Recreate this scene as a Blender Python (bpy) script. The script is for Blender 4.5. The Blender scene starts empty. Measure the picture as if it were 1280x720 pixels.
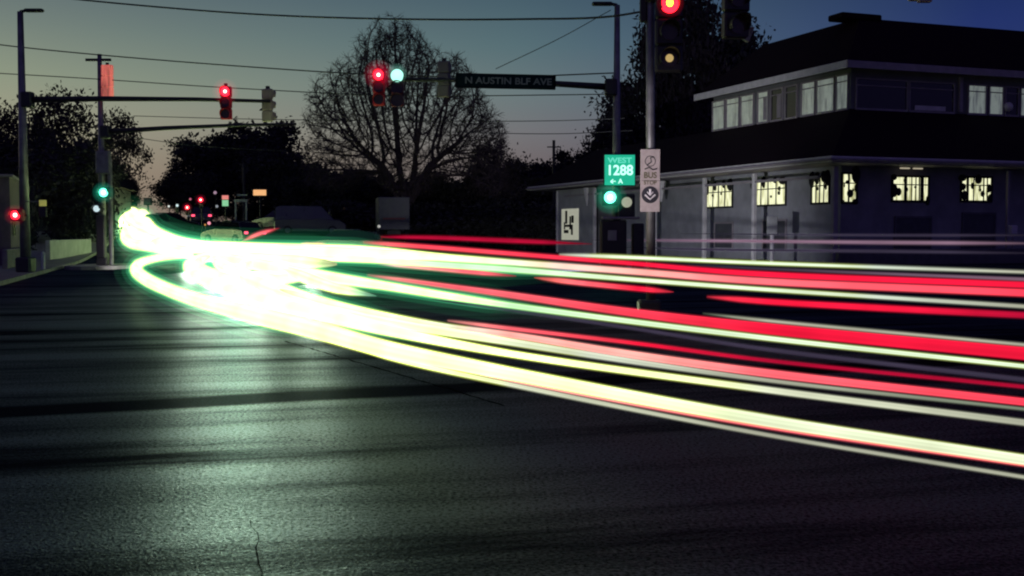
import bpy, math, random
import numpy as np
from mathutils import Vector, Matrix, Quaternion
R = math.radians
rnd = random.Random(7)
sc = bpy.context.scene
COL = sc.collection

# ------------------------------------------------------------------ camera
EYE = 1.45; F = 1400.0; HZ = 290.0
cam = bpy.data.cameras.new('camera'); co = bpy.data.objects.new('camera', cam); COL.objects.link(co)
cam.sensor_width = 36; cam.lens = 36 * F / 1280; cam.clip_end = 3000; cam.clip_start = 0.05
co.location = (0, 0, EYE); co.rotation_euler = (R(90) - math.atan((360 - HZ) / F), 0, 0)
sc.camera = co
cam.dof.use_dof = False

# ------------------------------------------------------------------ world: clear dusk sky
SUN_EL, SUN_AZ = 1.0, -38.0
w = bpy.data.worlds.new('World'); sc.world = w; w.use_nodes = True
nt = w.node_tree; nt.nodes.clear()
def N(t, **k):
    n = nt.nodes.new(t)
    for a, b in k.items(): setattr(n, a, b)
    return n
def srgb(r, g, b):
    f = lambda c: (c / 255 / 12.92) if c / 255 <= .04045 else ((c / 255 + .055) / 1.055) ** 2.4
    return (f(r), f(g), f(b), 1)
out = N('ShaderNodeOutputWorld'); bg = N('ShaderNodeBackground')
tc = N('ShaderNodeTexCoord'); sep = N('ShaderNodeSeparateXYZ')
nt.links.new(tc.outputs['Generated'], sep.inputs[0])
az = N('ShaderNodeMath', operation='ARCTAN2'); nt.links.new(sep.outputs['X'], az.inputs[0]); nt.links.new(sep.outputs['Y'], az.inputs[1])
azr = N('ShaderNodeMapRange'); nt.links.new(az.outputs[0], azr.inputs[0])
azr.inputs[1].default_value = R(-26); azr.inputs[2].default_value = R(26); azr.inputs[3].default_value = 0; azr.inputs[4].default_value = 1
def ramp(stops):
    r = N('ShaderNodeValToRGB'); e = r.color_ramp.elements
    while len(e) > 1: e.remove(e[-1])
    e[0].position = stops[0][0]; e[0].color = stops[0][1]
    for p, c in stops[1:]:
        x = e.new(p); x.color = c
    nt.links.new(sep.outputs['Z'], r.inputs[0]); return r
def el(y): return max(0, math.sin(math.atan((HZ - y) / F)))
def S(y, *c): return (el(y), srgb(*c))
rL = ramp([S(290, 130, 115, 102), S(220, 150, 139, 119), S(160, 152, 154, 132), S(110, 136, 148, 128), S(50, 112, 127, 120), S(0, 92, 108, 113), (.4, srgb(26, 38, 58)), (1, srgb(12, 16, 36))])
rM = ramp([S(290, 90, 82, 90), S(200, 110, 103, 106), S(165, 112, 113, 117), S(120, 104, 119, 122), S(60, 84, 109, 116), S(0, 68, 92, 105), (.4, srgb(18, 30, 54)), (1, srgb(9, 13, 34))])
rR = ramp([S(290, 40, 44, 80), S(200, 38, 48, 92), S(100, 36, 52, 104), S(50, 30, 47, 104), S(0, 22, 42, 92), (.4, srgb(10, 16, 50)), (1, srgb(7, 10, 32))])
def mix(f, a, b, mode='MIX'):
    m = N('ShaderNodeMix', data_type='RGBA', blend_type=mode)
    if hasattr(f, 'node'): nt.links.new(f, m.inputs[0])
    else: m.inputs[0].default_value = f
    nt.links.new(a, m.inputs[6]); nt.links.new(b, m.inputs[7]); return m.outputs[2]
f1 = N('ShaderNodeMapRange'); nt.links.new(azr.outputs[0], f1.inputs[0]); f1.inputs[2].default_value = .5
f2 = N('ShaderNodeMapRange'); nt.links.new(azr.outputs[0], f2.inputs[0]); f2.inputs[1].default_value = .5; f2.inputs[2].default_value = .93
m2 = mix(f2.outputs[0], mix(f1.outputs[0], rL.outputs[0], rM.outputs[0]), rR.outputs[0])
# the sky behind the camera is the dark side
back = N('ShaderNodeMapRange'); nt.links.new(sep.outputs['Y'], back.inputs[0]); back.inputs[1].default_value = -.2; back.inputs[2].default_value = .8; back.inputs[3].default_value = 1.15; back.inputs[4].default_value = 1
vm = N('ShaderNodeVectorMath', operation='SCALE'); nt.links.new(m2, vm.inputs[0]); nt.links.new(back.outputs[0], vm.inputs['Scale'])
sky = N('ShaderNodeTexSky', sky_type='NISHITA', sun_disc=False); sky.sun_elevation = R(SUN_EL); sky.sun_rotation = R(SUN_AZ)
sk = N('ShaderNodeVectorMath', operation='SCALE'); sk.inputs['Scale'].default_value = .004; nt.links.new(sky.outputs[0], sk.inputs[0])
ad = N('ShaderNodeVectorMath', operation='ADD'); nt.links.new(vm.outputs[0], ad.inputs[0]); nt.links.new(sk.outputs[0], ad.inputs[1])
behind = N('ShaderNodeMapRange'); nt.links.new(sep.outputs['Y'], behind.inputs[0]); behind.inputs[1].default_value = .45; behind.inputs[2].default_value = -.1
dusk = N('ShaderNodeRGB'); dusk.outputs[0].default_value = (.050, .042, .15, 1)
nt.links.new(mix(behind.outputs[0], ad.outputs[0], dusk.outputs[0]), bg.inputs[0]); bg.inputs[1].default_value = 1.0; nt.links.new(bg.outputs[0], out.inputs[0])

sl = bpy.data.lights.new('dusk_sun', 'SUN'); sl.energy = .02; sl.angle = R(10); sl.color = (1, .8, .65)
so = bpy.data.objects.new('dusk_sun', sl); COL.objects.link(so)
so.rotation_euler = (R(90 - 4), 0, R(-SUN_AZ + 180))
vs = sc.view_settings; vs.view_transform = 'Standard'; vs.look = 'None'; vs.exposure = 0; vs.gamma = 1; vs.use_curve_mapping = False
sc.cycles.max_bounces = 6; sc.cycles.transparent_max_bounces = 80; sc.cycles.use_denoising = True
sc.cycles.sample_clamp_indirect = 4; sc.cycles.filter_width = 2.1

# ------------------------------------------------------------------ helpers
def smooth(a, b, x):
    t = min(1, max(0, (x - a) / (b - a))); return t * t * (3 - 2 * t)
def hgt(x, y):                                   # the road climbs away beyond the junction, on the left only
    return 2.5 * smooth(48, 112, y) * (1 - smooth(-12, 4, x + .12 * (y - 60)))
def at(px, py, Y):                               # a point of the place from where it shows, at depth Y
    return Vector(((px - 640) / F * Y, Y, EYE + (HZ - py) / F * Y))
def zpx(py, Y): return EYE + (HZ - py) / F * Y

MATS = {}
def mat(name, col, rough=.6, metal=0, var=.25, scale=3, bump=.0, emit=None, es=1, spec=.5, coat=0, stretch=None):
    if name in MATS: return MATS[name]
    m = bpy.data.materials.new(name); m.use_nodes = True; t = m.node_tree; b = t.nodes['Principled BSDF']
    b.inputs['Roughness'].default_value = rough; b.inputs['Metallic'].default_value = metal
    b.inputs['Specular IOR Level'].default_value = spec; b.inputs['Coat Weight'].default_value = coat
    tc = t.nodes.new('ShaderNodeTexCoord'); n = t.nodes.new('ShaderNodeTexNoise'); n.inputs['Scale'].default_value = scale; n.inputs['Detail'].default_value = 6
    mp = t.nodes.new('ShaderNodeMapping'); t.links.new(tc.outputs['Object'], mp.inputs[0]); t.links.new(mp.outputs[0], n.inputs['Vector'])
    if stretch: mp.inputs['Scale'].default_value = stretch
    r = t.nodes.new('ShaderNodeValToRGB'); r.color_ramp.elements[0].position = .3; r.color_ramp.elements[1].position = .72
    r.color_ramp.elements[0].color = tuple(c * (1 - var) for c in col) + (1,); r.color_ramp.elements[1].color = tuple(min(1, c * (1 + var)) for c in col) + (1,)
    t.links.new(n.outputs[0], r.inputs[0]); t.links.new(r.outputs[0], b.inputs['Base Color'])
    rr = t.nodes.new('ShaderNodeMapRange'); t.links.new(n.outputs[0], rr.inputs[0]); rr.inputs[3].default_value = max(0, rough - .1); rr.inputs[4].default_value = min(1, rough + .12)
    t.links.new(rr.outputs[0], b.inputs['Roughness'])
    if bump:
        bp = t.nodes.new('ShaderNodeBump'); bp.inputs['Strength'].default_value = bump; bp.inputs['Distance'].default_value = .02
        t.links.new(n.outputs[0], bp.inputs['Height']); t.links.new(bp.outputs[0], b.inputs['Normal'])
    if emit:
        b.inputs['Emission Color'].default_value = tuple(emit) + (1,); b.inputs['Emission Strength'].default_value = es
    MATS[name] = m; return m
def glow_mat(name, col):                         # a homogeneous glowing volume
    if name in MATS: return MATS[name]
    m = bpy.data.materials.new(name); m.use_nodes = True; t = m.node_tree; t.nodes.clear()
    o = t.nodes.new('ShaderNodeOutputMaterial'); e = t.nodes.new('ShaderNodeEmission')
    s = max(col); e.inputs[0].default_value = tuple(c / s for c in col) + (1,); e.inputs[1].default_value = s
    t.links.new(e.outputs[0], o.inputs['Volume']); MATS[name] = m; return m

class MB:
    def __init__(s): s.v = []; s.f = []
    def add(s, vs, fs):
        o = len(s.v); s.v += [tuple(p) for p in vs]; s.f += [tuple(i + o for i in f) for f in fs]; return s
    def box(s, c, d, rz=0, bev=0, M=None):
        x, y, z = (k / 2 for k in d)
        if bev:
            b = min(bev, x * .9, y * .9, z * .9); ring = []
            P = [(x - b, y), (x, y - b), (x, -y + b), (x - b, -y), (-x + b, -y), (-x, -y + b), (-x, y - b), (-x + b, y)]
            q = [(px * (1 - b / x * .7), py * (1 - b / y * .7)) for px, py in P]
            vs = [(a, c_, -z) for a, c_ in q] + [(a, c_, -z + b) for a, c_ in P] + [(a, c_, z - b) for a, c_ in P] + [(a, c_, z) for a, c_ in q]
            fs = [tuple(range(7, -1, -1))][::-1]
            fs = [tuple(range(8))] + [(k * 8 + (i + 1) % 8, k * 8 + i, (k + 1) * 8 + i, (k + 1) * 8 + (i + 1) % 8) for k in range(3) for i in range(8)] + [tuple(24 + 7 - i for i in range(8))]
        else:
            vs = [(-x, -y, -z), (x, -y, -z), (x, y, -z), (-x, y, -z), (-x, -y, z), (x, -y, z), (x, y, z), (-x, y, z)]
            fs = [(3, 2, 1, 0), (4, 5, 6, 7), (0, 1, 5, 4), (1, 2, 6, 5), (2, 3, 7, 6), (3, 0, 4, 7)]
        T = Matrix.Translation(c) @ Matrix.Rotation(rz, 4, 'Z')
        if M: T = M @ T
        return s.add([T @ Vector(p) for p in vs], fs)
    def tube(s, pts, rad, n=8, cap=True):
        pts = [Vector(p) for p in pts]
        if not hasattr(rad, '__len__'): rad = [rad] * len(pts)
        o = len(s.v); up = None
        for i, p in enumerate(pts):
            d = (pts[min(i + 1, len(pts) - 1)] - pts[max(i - 1, 0)])
            d = d.normalized() if d.length > 1e-9 else Vector((0, 0, 1))
            if up is None: up = d.orthogonal().normalized()
            up = (up - d * up.dot(d)); up = up.normalized() if up.length > 1e-6 else d.orthogonal().normalized()
            sd = d.cross(up)
            for k in range(n):
                a = 2 * math.pi * k / n; s.v.append(tuple(p + (up * math.cos(a) + sd * math.sin(a)) * rad[i]))
        for i in range(len(pts) - 1):
            for k in range(n):
                s.f.append((o + i * n + k, o + i * n + (k + 1) % n, o + (i + 1) * n + (k + 1) % n, o + (i + 1) * n + k))
        if cap:
            s.f.append(tuple(o + n - 1 - k for k in range(n))); s.f.append(tuple(o + (len(pts) - 1) * n + k for k in range(n)))
        return s
    def disc(s, c, r, nrm=(0, -1, 0), n=20, t=.02):
        c = Vector(c); d = Vector(nrm).normalized()
        return s.tube([c, c + d * t], r, n)
    def sphere(s, c, r, n=12, m=8, sq=(1, 1, 1)):
        o = len(s.v); c = Vector(c)
        s.v.append(tuple(c + Vector((0, 0, r * sq[2]))))
        for j in range(1, m):
            for k in range(n):
                th = math.pi * j / m; a = 2 * math.pi * k / n
                s.v.append(tuple(c + Vector((r * sq[0] * math.sin(th) * math.cos(a), r * sq[1] * math.sin(th) * math.sin(a), r * sq[2] * math.cos(th)))))
        s.v.append(tuple(c - Vector((0, 0, r * sq[2])))); L = len(s.v) - 1
        for k in range(n): s.f.append((o, o + 1 + k, o + 1 + (k + 1) % n))
        for j in range(m - 2):
            for k in range(n):
                a = o + 1 + j * n; s.f.append((a + k, a + n + k, a + n + (k + 1) % n, a + (k + 1) % n))
        a = o + 1 + (m - 2) * n
        for k in range(n): s.f.append((L, a + (k + 1) % n, a + k))
        return s
    def build(s, name, m, parent=None, smooth_=False):
        me = bpy.data.meshes.new(name); me.from_pydata(s.v, [], s.f); me.update()
        if m: me.materials.append(m)
        if smooth_: me.polygons.foreach_set('use_smooth', [True] * len(me.polygons))
        o = bpy.data.objects.new(name, me); COL.objects.link(o)
        if parent: o.parent = parent
        return o
def tag(o, label=None, cat=None, group=None, kind=None):
    if label: o['label'] = label
    if cat: o['category'] = cat
    if group: o['group'] = group
    if kind: o['kind'] = kind
    return o
def empty(name, loc, rz=0, label=None, cat=None, group=None):
    o = bpy.data.objects.new(name, None); COL.objects.link(o); o.location = loc; o.rotation_euler = (0, 0, rz); o.empty_display_size = .2
    return tag(o, label, cat, group)
def copy_tree(o, parent=None):
    c = o.copy(); COL.objects.link(c); c.parent = parent
    for ch in list(o.children): copy_tree(ch, c)
    return c
def text_obj(name, s, size, m, parent, loc, rot=(R(90), 0, 0), ext=.004, sx=1):
    cu = bpy.data.curves.new(name, 'FONT'); cu.body = s; cu.size = size; cu.extrude = ext; cu.align_x = 'CENTER'; cu.align_y = 'CENTER'; cu.offset = size * .02
    t = bpy.data.objects.new(name, cu); COL.objects.link(t)
    dg = bpy.context.evaluated_depsgraph_get(); me = bpy.data.meshes.new_from_object(t.evaluated_get(dg))
    bpy.data.objects.remove(t); me.materials.clear(); me.materials.append(m)
    o = bpy.data.objects.new(name, me); COL.objects.link(o); o.parent = parent; o.location = loc; o.rotation_euler = rot; o.scale = (sx, 1, 1)
    return o

# ------------------------------------------------------------------ materials
M_pole = mat('galvanised_steel', (.17, .165, .18), .45, .6, .3, 4)
M_dark = mat('dark_painted_metal', (.02, .02, .024), .5, .2, .3, 5)
M_house = mat('signal_housing', (.012, .011, .013), .45, 0, .3, 6)
M_house2 = mat('signal_housing_back', (.2, .17, .15), .55, 0, .25, 5)
M_lens_off = mat('unlit_lens', (.03, .02, .02), .2, 0, .2, 10)
M_red = mat('lit_red_lens', (.3, .01, .01), .3, emit=(1, .012, .025), es=4.5)
M_redcore = mat('lit_red_core', (.3, .05, .02), .3, emit=(1, .45, .35), es=6)
M_amber = mat('lit_amber_core', (.3, .2, .02), .3, emit=(1, .55, .02), es=9)
M_redglass = mat('lit_red_glass', (.3, .01, .01), .3, emit=(1, .02, .04), es=1.6)
M_green = mat('lit_green_lens', (.01, .3, .2), .3, emit=(.12, 1, .6), es=5)
M_wire = mat('wire_black', (.012, .012, .015), .6)
M_trunk = mat('bark', (.05, .035, .038), .9, 0, .4, 6, .5)
M_leafs = [mat('dark_evergreen_leaf', (.034, .034, .036), .8, 0, .5, .8, spec=.15), mat('dusky_leaf', (.042, .035, .036), .8, 0, .5, .8, spec=.15)]
M_roof = mat('dark_tile_roof', (.009, .003, .006), .85, 0, .4, 2, .4, stretch=(1, 1, 4), spec=.1)
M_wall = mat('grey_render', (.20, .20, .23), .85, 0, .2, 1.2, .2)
M_wallR = mat('navy_shadow_render', (.10, .10, .115), .85, 0, .2, 1.2, .2)  # darker copy of the wall render, shade put into its colour
M_trim = mat('pale_painted_trim', (.42, .40, .42), .55, 0, .15, 3)
M_trimd = mat('mauve_grey_trim', (.20, .175, .2), .6, 0, .15, 3)
M_glassd = mat('dark_window_glass', (.008, .008, .012), .12, 0, .3, 2)
def lit_pane(name, lo, hi, es):
    m = mat(name, (.3, .3, .2), .6); t = m.node_tree; b = t.nodes['Principled BSDF']; tc = t.nodes.new('ShaderNodeTexCoord'); mp = t.nodes.new('ShaderNodeMapping')
    mp.inputs['Scale'].default_value = (5, 5, .7); n = t.nodes.new('ShaderNodeTexNoise'); n.inputs['Scale'].default_value = 1.1; n.inputs['Detail'].default_value = 4; n.inputs['Distortion'].default_value = .8
    r = t.nodes.new('ShaderNodeValToRGB'); r.color_ramp.elements[0].position = .38; r.color_ramp.elements[1].position = .55; r.color_ramp.elements[0].color = lo + (1,); r.color_ramp.elements[1].color = hi + (1,)
    t.links.new(tc.outputs['Object'], mp.inputs[0]); t.links.new(mp.outputs[0], n.inputs['Vector']); t.links.new(n.outputs[0], r.inputs[0]); t.links.new(r.outputs[0], b.inputs['Emission Color']); b.inputs['Emission Strength'].default_value = es; return m
M_litwin = lit_pane('lit_window', (.40, .40, .18), (.95, .96, .62), 1.05)
M_blind = lit_pane('glowing_blind', (.06, .07, .075), (.135, .16, .15), 1.0)  # blinds given a weak emission of their own
M_curt = mat('black_curtain', (.006, .006, .008), .9)
M_conc = mat('pavement_concrete', (.17, .16, .165), .85, 0, .3, 1.5, .3)
M_white = mat('white_painted', (.42, .41, .4), .7, 0, .2, 2)

# asphalt
def asphalt():
    m = bpy.data.materials.new('worn_asphalt'); m.use_nodes = True; t = m.node_tree; b = t.nodes['Principled BSDF']; L = t.links.new
    def n(ty, **k):
        x = t.nodes.new(ty)
        for a, c in k.items(): setattr(x, a, c)
        return x
    g = n('ShaderNodeNewGeometry')
    rot = n('ShaderNodeMapping'); rot.inputs['Rotation'].default_value = (0, 0, R(-14)); L(g.outputs['Position'], rot.inputs[0])
    st = n('ShaderNodeMapping'); st.inputs['Scale'].default_value = (.09, .75, 1); L(rot.outputs[0], st.inputs[0])
    band = n('ShaderNodeTexNoise'); band.inputs['Scale'].default_value = 1.5; band.inputs['Detail'].default_value = 7; band.inputs['Roughness'].default_value = .62; L(st.outputs[0], band.inputs['Vector'])
    br = n('ShaderNodeMapRange'); L(band.outputs[0], br.inputs[0]); br.inputs[1].default_value = .35; br.inputs[2].default_value = .60
    # one broad worn tar seam across the junction
    sp = n('ShaderNodeSeparateXYZ'); rot2 = n('ShaderNodeMapping'); rot2.inputs['Rotation'].default_value = (0, 0, R(-21)); L(g.outputs['Position'], rot2.inputs[0]); L(rot2.outputs[0], sp.inputs[0])
    wob = n('ShaderNodeTexNoise'); wob.inputs['Scale'].default_value = .7; L(g.outputs['Position'], wob.inputs['Vector'])
    ya = n('ShaderNodeMath', operation='ADD'); L(sp.outputs['Y'], ya.inputs[0]); ya.inputs[1].default_value = SEAM
    wb = n('ShaderNodeMath', operation='MULTIPLY_ADD'); L(wob.outputs[0], wb.inputs[0]); wb.inputs[1].default_value = .24; L(ya.outputs[0], wb.inputs[2])
    ab = n('ShaderNodeMath', operation='ABSOLUTE'); L(wb.outputs[0], ab.inputs[0])
    seam = n('ShaderNodeMapRange'); L(ab.outputs[0], seam.inputs[0]); seam.inputs[1].default_value = .22; seam.inputs[2].default_value = .42
    seam.interpolation_type = 'SMOOTHSTEP'
    gr = n('ShaderNodeTexNoise'); gr.inputs['Scale'].default_value = 42; gr.inputs['Detail'].default_value = 5; gr.inputs['Roughness'].default_value = .7; L(g.outputs['Position'], gr.inputs['Vector'])
    vo = n('ShaderNodeTexVoronoi'); vo.inputs['Scale'].default_value = 75; L(g.outputs['Position'], vo.inputs['Vector'])
    big = n('ShaderNodeTexNoise'); big.inputs['Scale'].default_value = .45; big.inputs['Detail'].default_value = 4; L(g.outputs['Position'], big.inputs['Vector'])
    mul = n('ShaderNodeMath', operation='MULTIPLY'); L(br.outputs[0], mul.inputs[0]); L(seam.outputs[0], mul.inputs[1])
    cr = n('ShaderNodeMix', data_type='RGBA'); L(mul.outputs[0], cr.inputs[0]); cr.inputs[6].default_value = (.003, .003, .008, 1); cr.inputs[7].default_value = (.009, .010, .034, 1)
    gm = n('ShaderNodeMapRange'); L(gr.outputs[0], gm.inputs[0]); gm.inputs[1].default_value = .36; gm.inputs[2].default_value = .66; gm.inputs[3].default_value = .05; gm.inputs[4].default_value = 2.1
    cm = n('ShaderNodeVectorMath', operation='SCALE'); L(cr.outputs[2], cm.inputs[0]); L(gm.outputs[0], cm.inputs['Scale']); L(cm.outputs[0], b.inputs['Base Color'])
    b.inputs['Specular IOR Level'].default_value = 0.0; b.inputs['Roughness'].default_value = .9
    ro = n('ShaderNodeMapRange'); L(big.outputs[0], ro.inputs[0]); ro.inputs[3].default_value = .40; ro.inputs[4].default_value = .52
    spm = n('ShaderNodeMath', operation='MULTIPLY'); L(mul.outputs[0], spm.inputs[0]); L(gm.outputs[0], spm.inputs[1])
    sr = n('ShaderNodeMapRange'); L(spm.outputs[0], sr.inputs[0]); sr.inputs[3].default_value = .006; sr.inputs[4].default_value = .075
    gl = n('ShaderNodeBsdfGlossy'); gl.inputs['Color'].default_value = (.72, .84, 1, 1); L(ro.outputs[0], gl.inputs['Roughness'])
    mx = n('ShaderNodeMixShader'); L(sr.outputs[0], mx.inputs[0]); L(b.outputs[0], mx.inputs[1]); L(gl.outputs[0], mx.inputs[2]); L(mx.outputs[0], t.nodes['Material Output'].inputs['Surface'])
    b1 = n('ShaderNodeBump'); b1.inputs['Strength'].default_value = .28; b1.inputs['Distance'].default_value = .006; L(vo.outputs['Distance'], b1.inputs['Height'])
    b2 = n('ShaderNodeBump'); b2.inputs['Strength'].default_value = .35; b2.inputs['Distance'].default_value = .02; L(band.outputs[0], b2.inputs['Height']); L(b1.outputs[0], b2.inputs['Normal']); L(b2.outputs[0], b.inputs['Normal']); L(b2.outputs[0], gl.inputs['Normal'])
    return m
# the seam in coordinates turned by -21 degrees it is a constant Y
_c, _s = math.cos(R(-21)), math.sin(R(-21)); SEAM = -(_s * -2.0 + _c * 9.78) - .12
M_asph = asphalt()

# ------------------------------------------------------------------ ground
xs = [-900, -400, -200, -120, -80] + [i * 4 - 60 for i in range(31)] + [80, 120, 200, 400, 900]
ys = [-300, -100, -40, -10] + [i * 4 for i in range(45)] + [220, 300, 450, 700, 1200, 2400]
g = MB()
for y in ys:
    for x in xs: g.v.append((x, y, hgt(x, y)))
n_ = len(xs)
for j in range(len(ys) - 1):
    for i in range(n_ - 1): g.f.append((j * n_ + i, j * n_ + i + 1, (j + 1) * n_ + i + 1, (j + 1) * n_ + i))
tag(g.build('ground', M_asph, smooth_=True), kind='structure')
# pavement with kerb on the left, lot kerb by the building
def slab(poly, z, h, name, m):
    b = MB(); n = len(poly); b.v = [(x, y, hgt(x, y) + z) for x, y in poly] + [(x, y, hgt(x, y) + z + h) for x, y in poly]
    b.f = [tuple(range(n, 2 * n)), tuple(range(n - 1, -1, -1))] + [(i, (i + 1) % n, n + (i + 1) % n, n + i) for i in range(n)]
    return tag(b.build(name, m), kind='structure')
def kx(y): return -14.6 - .285 * (y - 33)
for i, (y0, y1) in enumerate([(26, 30), (30, 36), (36, 42), (42, 48), (48, 54), (54, 60), (60, 68), (68, 78), (78, 90), (90, 110)]):
    e = .7 * max(0, 30 - y0)
    slab([(kx(y0) - e - 9, y0), (kx(y0) - e, y0), (kx(y1), y1), (kx(y1) - 9, y1)], -.02, .15, 'pavement', M_conc)
isl = [(-16.4 + 1.3 * math.cos(a), 45 + 2.4 * math.sin(a)) for a in [i * math.pi / 8 for i in range(16)]]
slab(isl, -.02, .15, 'traffic_island', M_conc)

# ------------------------------------------------------------------ long low building with an upper floor
dL = Vector((-.3486, .9373, 0)); dR = Vector((.9373, .3486, 0)); C0 = Vector((14.36, 50, 0))
bmat_ = Matrix(((dR.x, dL.x, 0, C0.x), (dR.y, dL.y, 0, C0.y), (0, 0, 1, 0), (0, 0, 0, 1)))
bld = bpy.data.objects.new('restaurant_building', None); COL.objects.link(bld); bld.matrix_world = bmat_
tag(bld, 'two-storey building with dark roofs, lit windows under its porch and blinds upstairs', 'building')
# local x = along right face (dR), local y = along left face (dL)
WR, WL = 30.0, 32.0; EZ = 4.66
SB = 1.3
b = MB(); b.box((SB + (WR - SB) / 2, SB + (WL - SB) / 2, EZ / 2 - .02), (WR - SB, WL - SB, EZ - .1)); wl = b.build('wall', M_wall, bld)
# lower end wall panel at the far end, flush with the posts
MB().box((1.1, WL - .12, 2.2), (2.2, .2, 4.4)).build('end_wall', M_trim if False else mat('end_render', (.26, .26, .265), .8, 0, .2, 1), bld)
# skirt roof: truncated hip
def trunc(x0, y0, x1, y1, z0, inset, z1, th=.0):
    b = MB(); a = [(x0, y0, z0), (x1, y0, z0), (x1, y1, z0), (x0, y1, z0)]; t = [(x0 + inset, y0 + inset, z1), (x1 - inset, y0 + inset, z1), (x1 - inset, y1 - inset, z1), (x0 + inset, y1 - inset, z1)]
    b.add(a + t, [(0, 1, 5, 4), (1, 2, 6, 5), (2, 3, 7, 6), (3, 0, 4, 7), (4, 5, 6, 7), (3, 2, 1, 0)]); return b
rf = trunc(-.55, -.55, WR + .6, WL + 4.2, EZ + .12, 3.75, 7.36).build('lower_roof', M_roof, bld)
f = MB(); f.box((WR / 2, -.58, EZ), (WR + 1.3, .08, .24)); f.build('fascia', M_trim, rf)
f = MB(); f.box((-.58, WL / 2 + 1.8, EZ), (.08, WL + 4.8, .26)); f.build('fascia', M_trim, rf)
f = MB(); f.tube([(-.70, -.7, EZ - .02), (-.70, WL + 4.2, EZ - .02)], .07, 6); f.tube([(-.7, -.70, EZ - .02), (WR + .6, -.70, EZ - .02)], .07, 6); f.build('gutter', M_trimd, rf)
f = MB(); f.box((WR / 2, WL / 2 + 1.8, EZ - .14), (WR + 1.0, WL + 4.6, .04)); f.build('soffit', M_trimd, rf)
# posts, rail beams and braces on the porch
def lt(px, off=0):                               # left-face coordinate from where a post shows
    k = (px - 640) / F; return (C0.x - k * C0.y) / (.3486 + k * .9373)
for px in (697, 743, 818, 880, 942):
    y = lt(px); p = MB().box((0, y, 2.15), (.2, .2, 4.42), bev=.02).build('porch_post', M_trim, bld)
MB().box((0, 0, 2.15), (.24, .24, 4.42), bev=.02).build('porch_post', M_trimd, bld)
MB().box((0, WL / 2 - .1, 3.95), (.1, WL - 2.6, .12)).build('porch_beam', M_trimd, bld)
for px in (734, 826): 
    y = lt(px); MB().tube([(0, y, 4.4), (0, y, 3.2)], [.28, .06], 6).build('bracket', M_trim, bld)
for x in (9.8,): MB().box((x, -.05, 2.15), (.12, .12, 4.42)).build('porch_post', M_trimd, bld)
# lit windows under the porch, with frame, pane and curtain silhouettes
def wall_y(px):
    k = (px - 640) / F; a = C0 + dR * SB; return (a.x - k * a.y) / (.3486 + k * .9373)
def wall_x(px):
    k = (px - 640) / F; a = C0 + dL * SB; return (k * a.y - a.x) / (.9373 - k * .3486)
r1 = random.Random(3)
def lit_window(face, c, wd, z0, z1, bars, blobs):
    e = SB - .012
    T = Matrix.Translation((e, c, 0)) @ Matrix.Rotation(R(-90), 4, 'Z') if face == 'L' else Matrix.Translation((c, e, 0))
    q = MB()
    for (x, z, ww, hh) in ((0, z1 + .05, wd + .2, .1), (0, z0 - .05, wd + .2, .1), (-wd / 2 - .05, (z0 + z1) / 2, .1, z1 - z0), (wd / 2 + .05, (z0 + z1) / 2, .1, z1 - z0)):
        q.box((x, -.03, z), (ww, .06, hh), M=T)
    win = q.build('window', M_curt, bld)
    MB().box((0, .0, (z0 + z1) / 2), (wd, .02, z1 - z0), M=T).build('pane', M_litwin, win)
    q = MB()
    for bx, bw in bars: q.box((bx * wd / 2, -.035, (z0 + z1) / 2), (bw, .03, z1 - z0), M=T)
    q.box((0, -.032, z0 + (z1 - z0) * .68), (wd, .026, .05), M=T)
    q.build('glazing_bar', M_curt, win)
    for k_, (bx, bz, s) in enumerate(blobs + [(r1.uniform(-.9, .9), r1.uniform(.1, .9), r1.uniform(.05, .1)) for _ in range(3)]):
        MB().sphere(T @ Vector((bx * wd / 2, -.05, z0 + (z1 - z0) * bz)), s, 9, 6, (.8 + .5 * r1.random(), .5, .8 + 1.2 * r1.random())).build('curtain', M_curt, win)
for px, wd in ((899, 1.25), (961, 1.36), (1025, .8)):
    lit_window('L', wall_y(px), wd * (2.1 if px < 1000 else 1.6), 2.85, 4.0, [(-.5, .06), (-.05, .07), (.45, .06)], [(-.95, .95, .22), (-.3, 1.0, .16), (.9, 1.0, .22), (.4, 1.05, .15)])
lit_window('R', wall_x(1057) + .12, .72, 2.85, 4.1, [(-.1, .09)], [(.1, .3, .16), (.95, 1., .2), (1, .5, .1), (-1, 0, .1), (.9, .0, .16)])
lit_window('R', wall_x(1136), 2.0, 2.95, 4.02, [(-.3, .16), (.05, .04), (.3, .04), (.5, .05), (.66, .2)], [(-.95, .42, .17), (-.7, .36, .15), (-.97, 1, .14), (1, 0, .12)])
lit_window('R', wall_x(1218), 1.75, 2.98, 4.05, [(-.62, .14), (-.2, .05), (.5, .06), (.75, .05)], [(-.95, .6, .2), (-.85, .2, .14), (-.3, .65, .12), (.1, .95, .2), (.42, .3, .13), (.85, .55, .14), (.95, .1, .16), (-1, 1, .2)])
lit_window('R', wall_x(1296), 1.5, 2.95, 4.02, [(-.3, .1)], [(.1, .3, .2)])
# glints under the eave put in as small glowing bars, furniture shapes by the wall
for px in (1122, 1138): MB().box((wall_x(px), .9, 4.42), (.5, .1, .06)).build('glowing_bar', mat('strip_glow', (.3, .3, .2), .5, emit=(.8, .7, .5), es=.5), bld)
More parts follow.
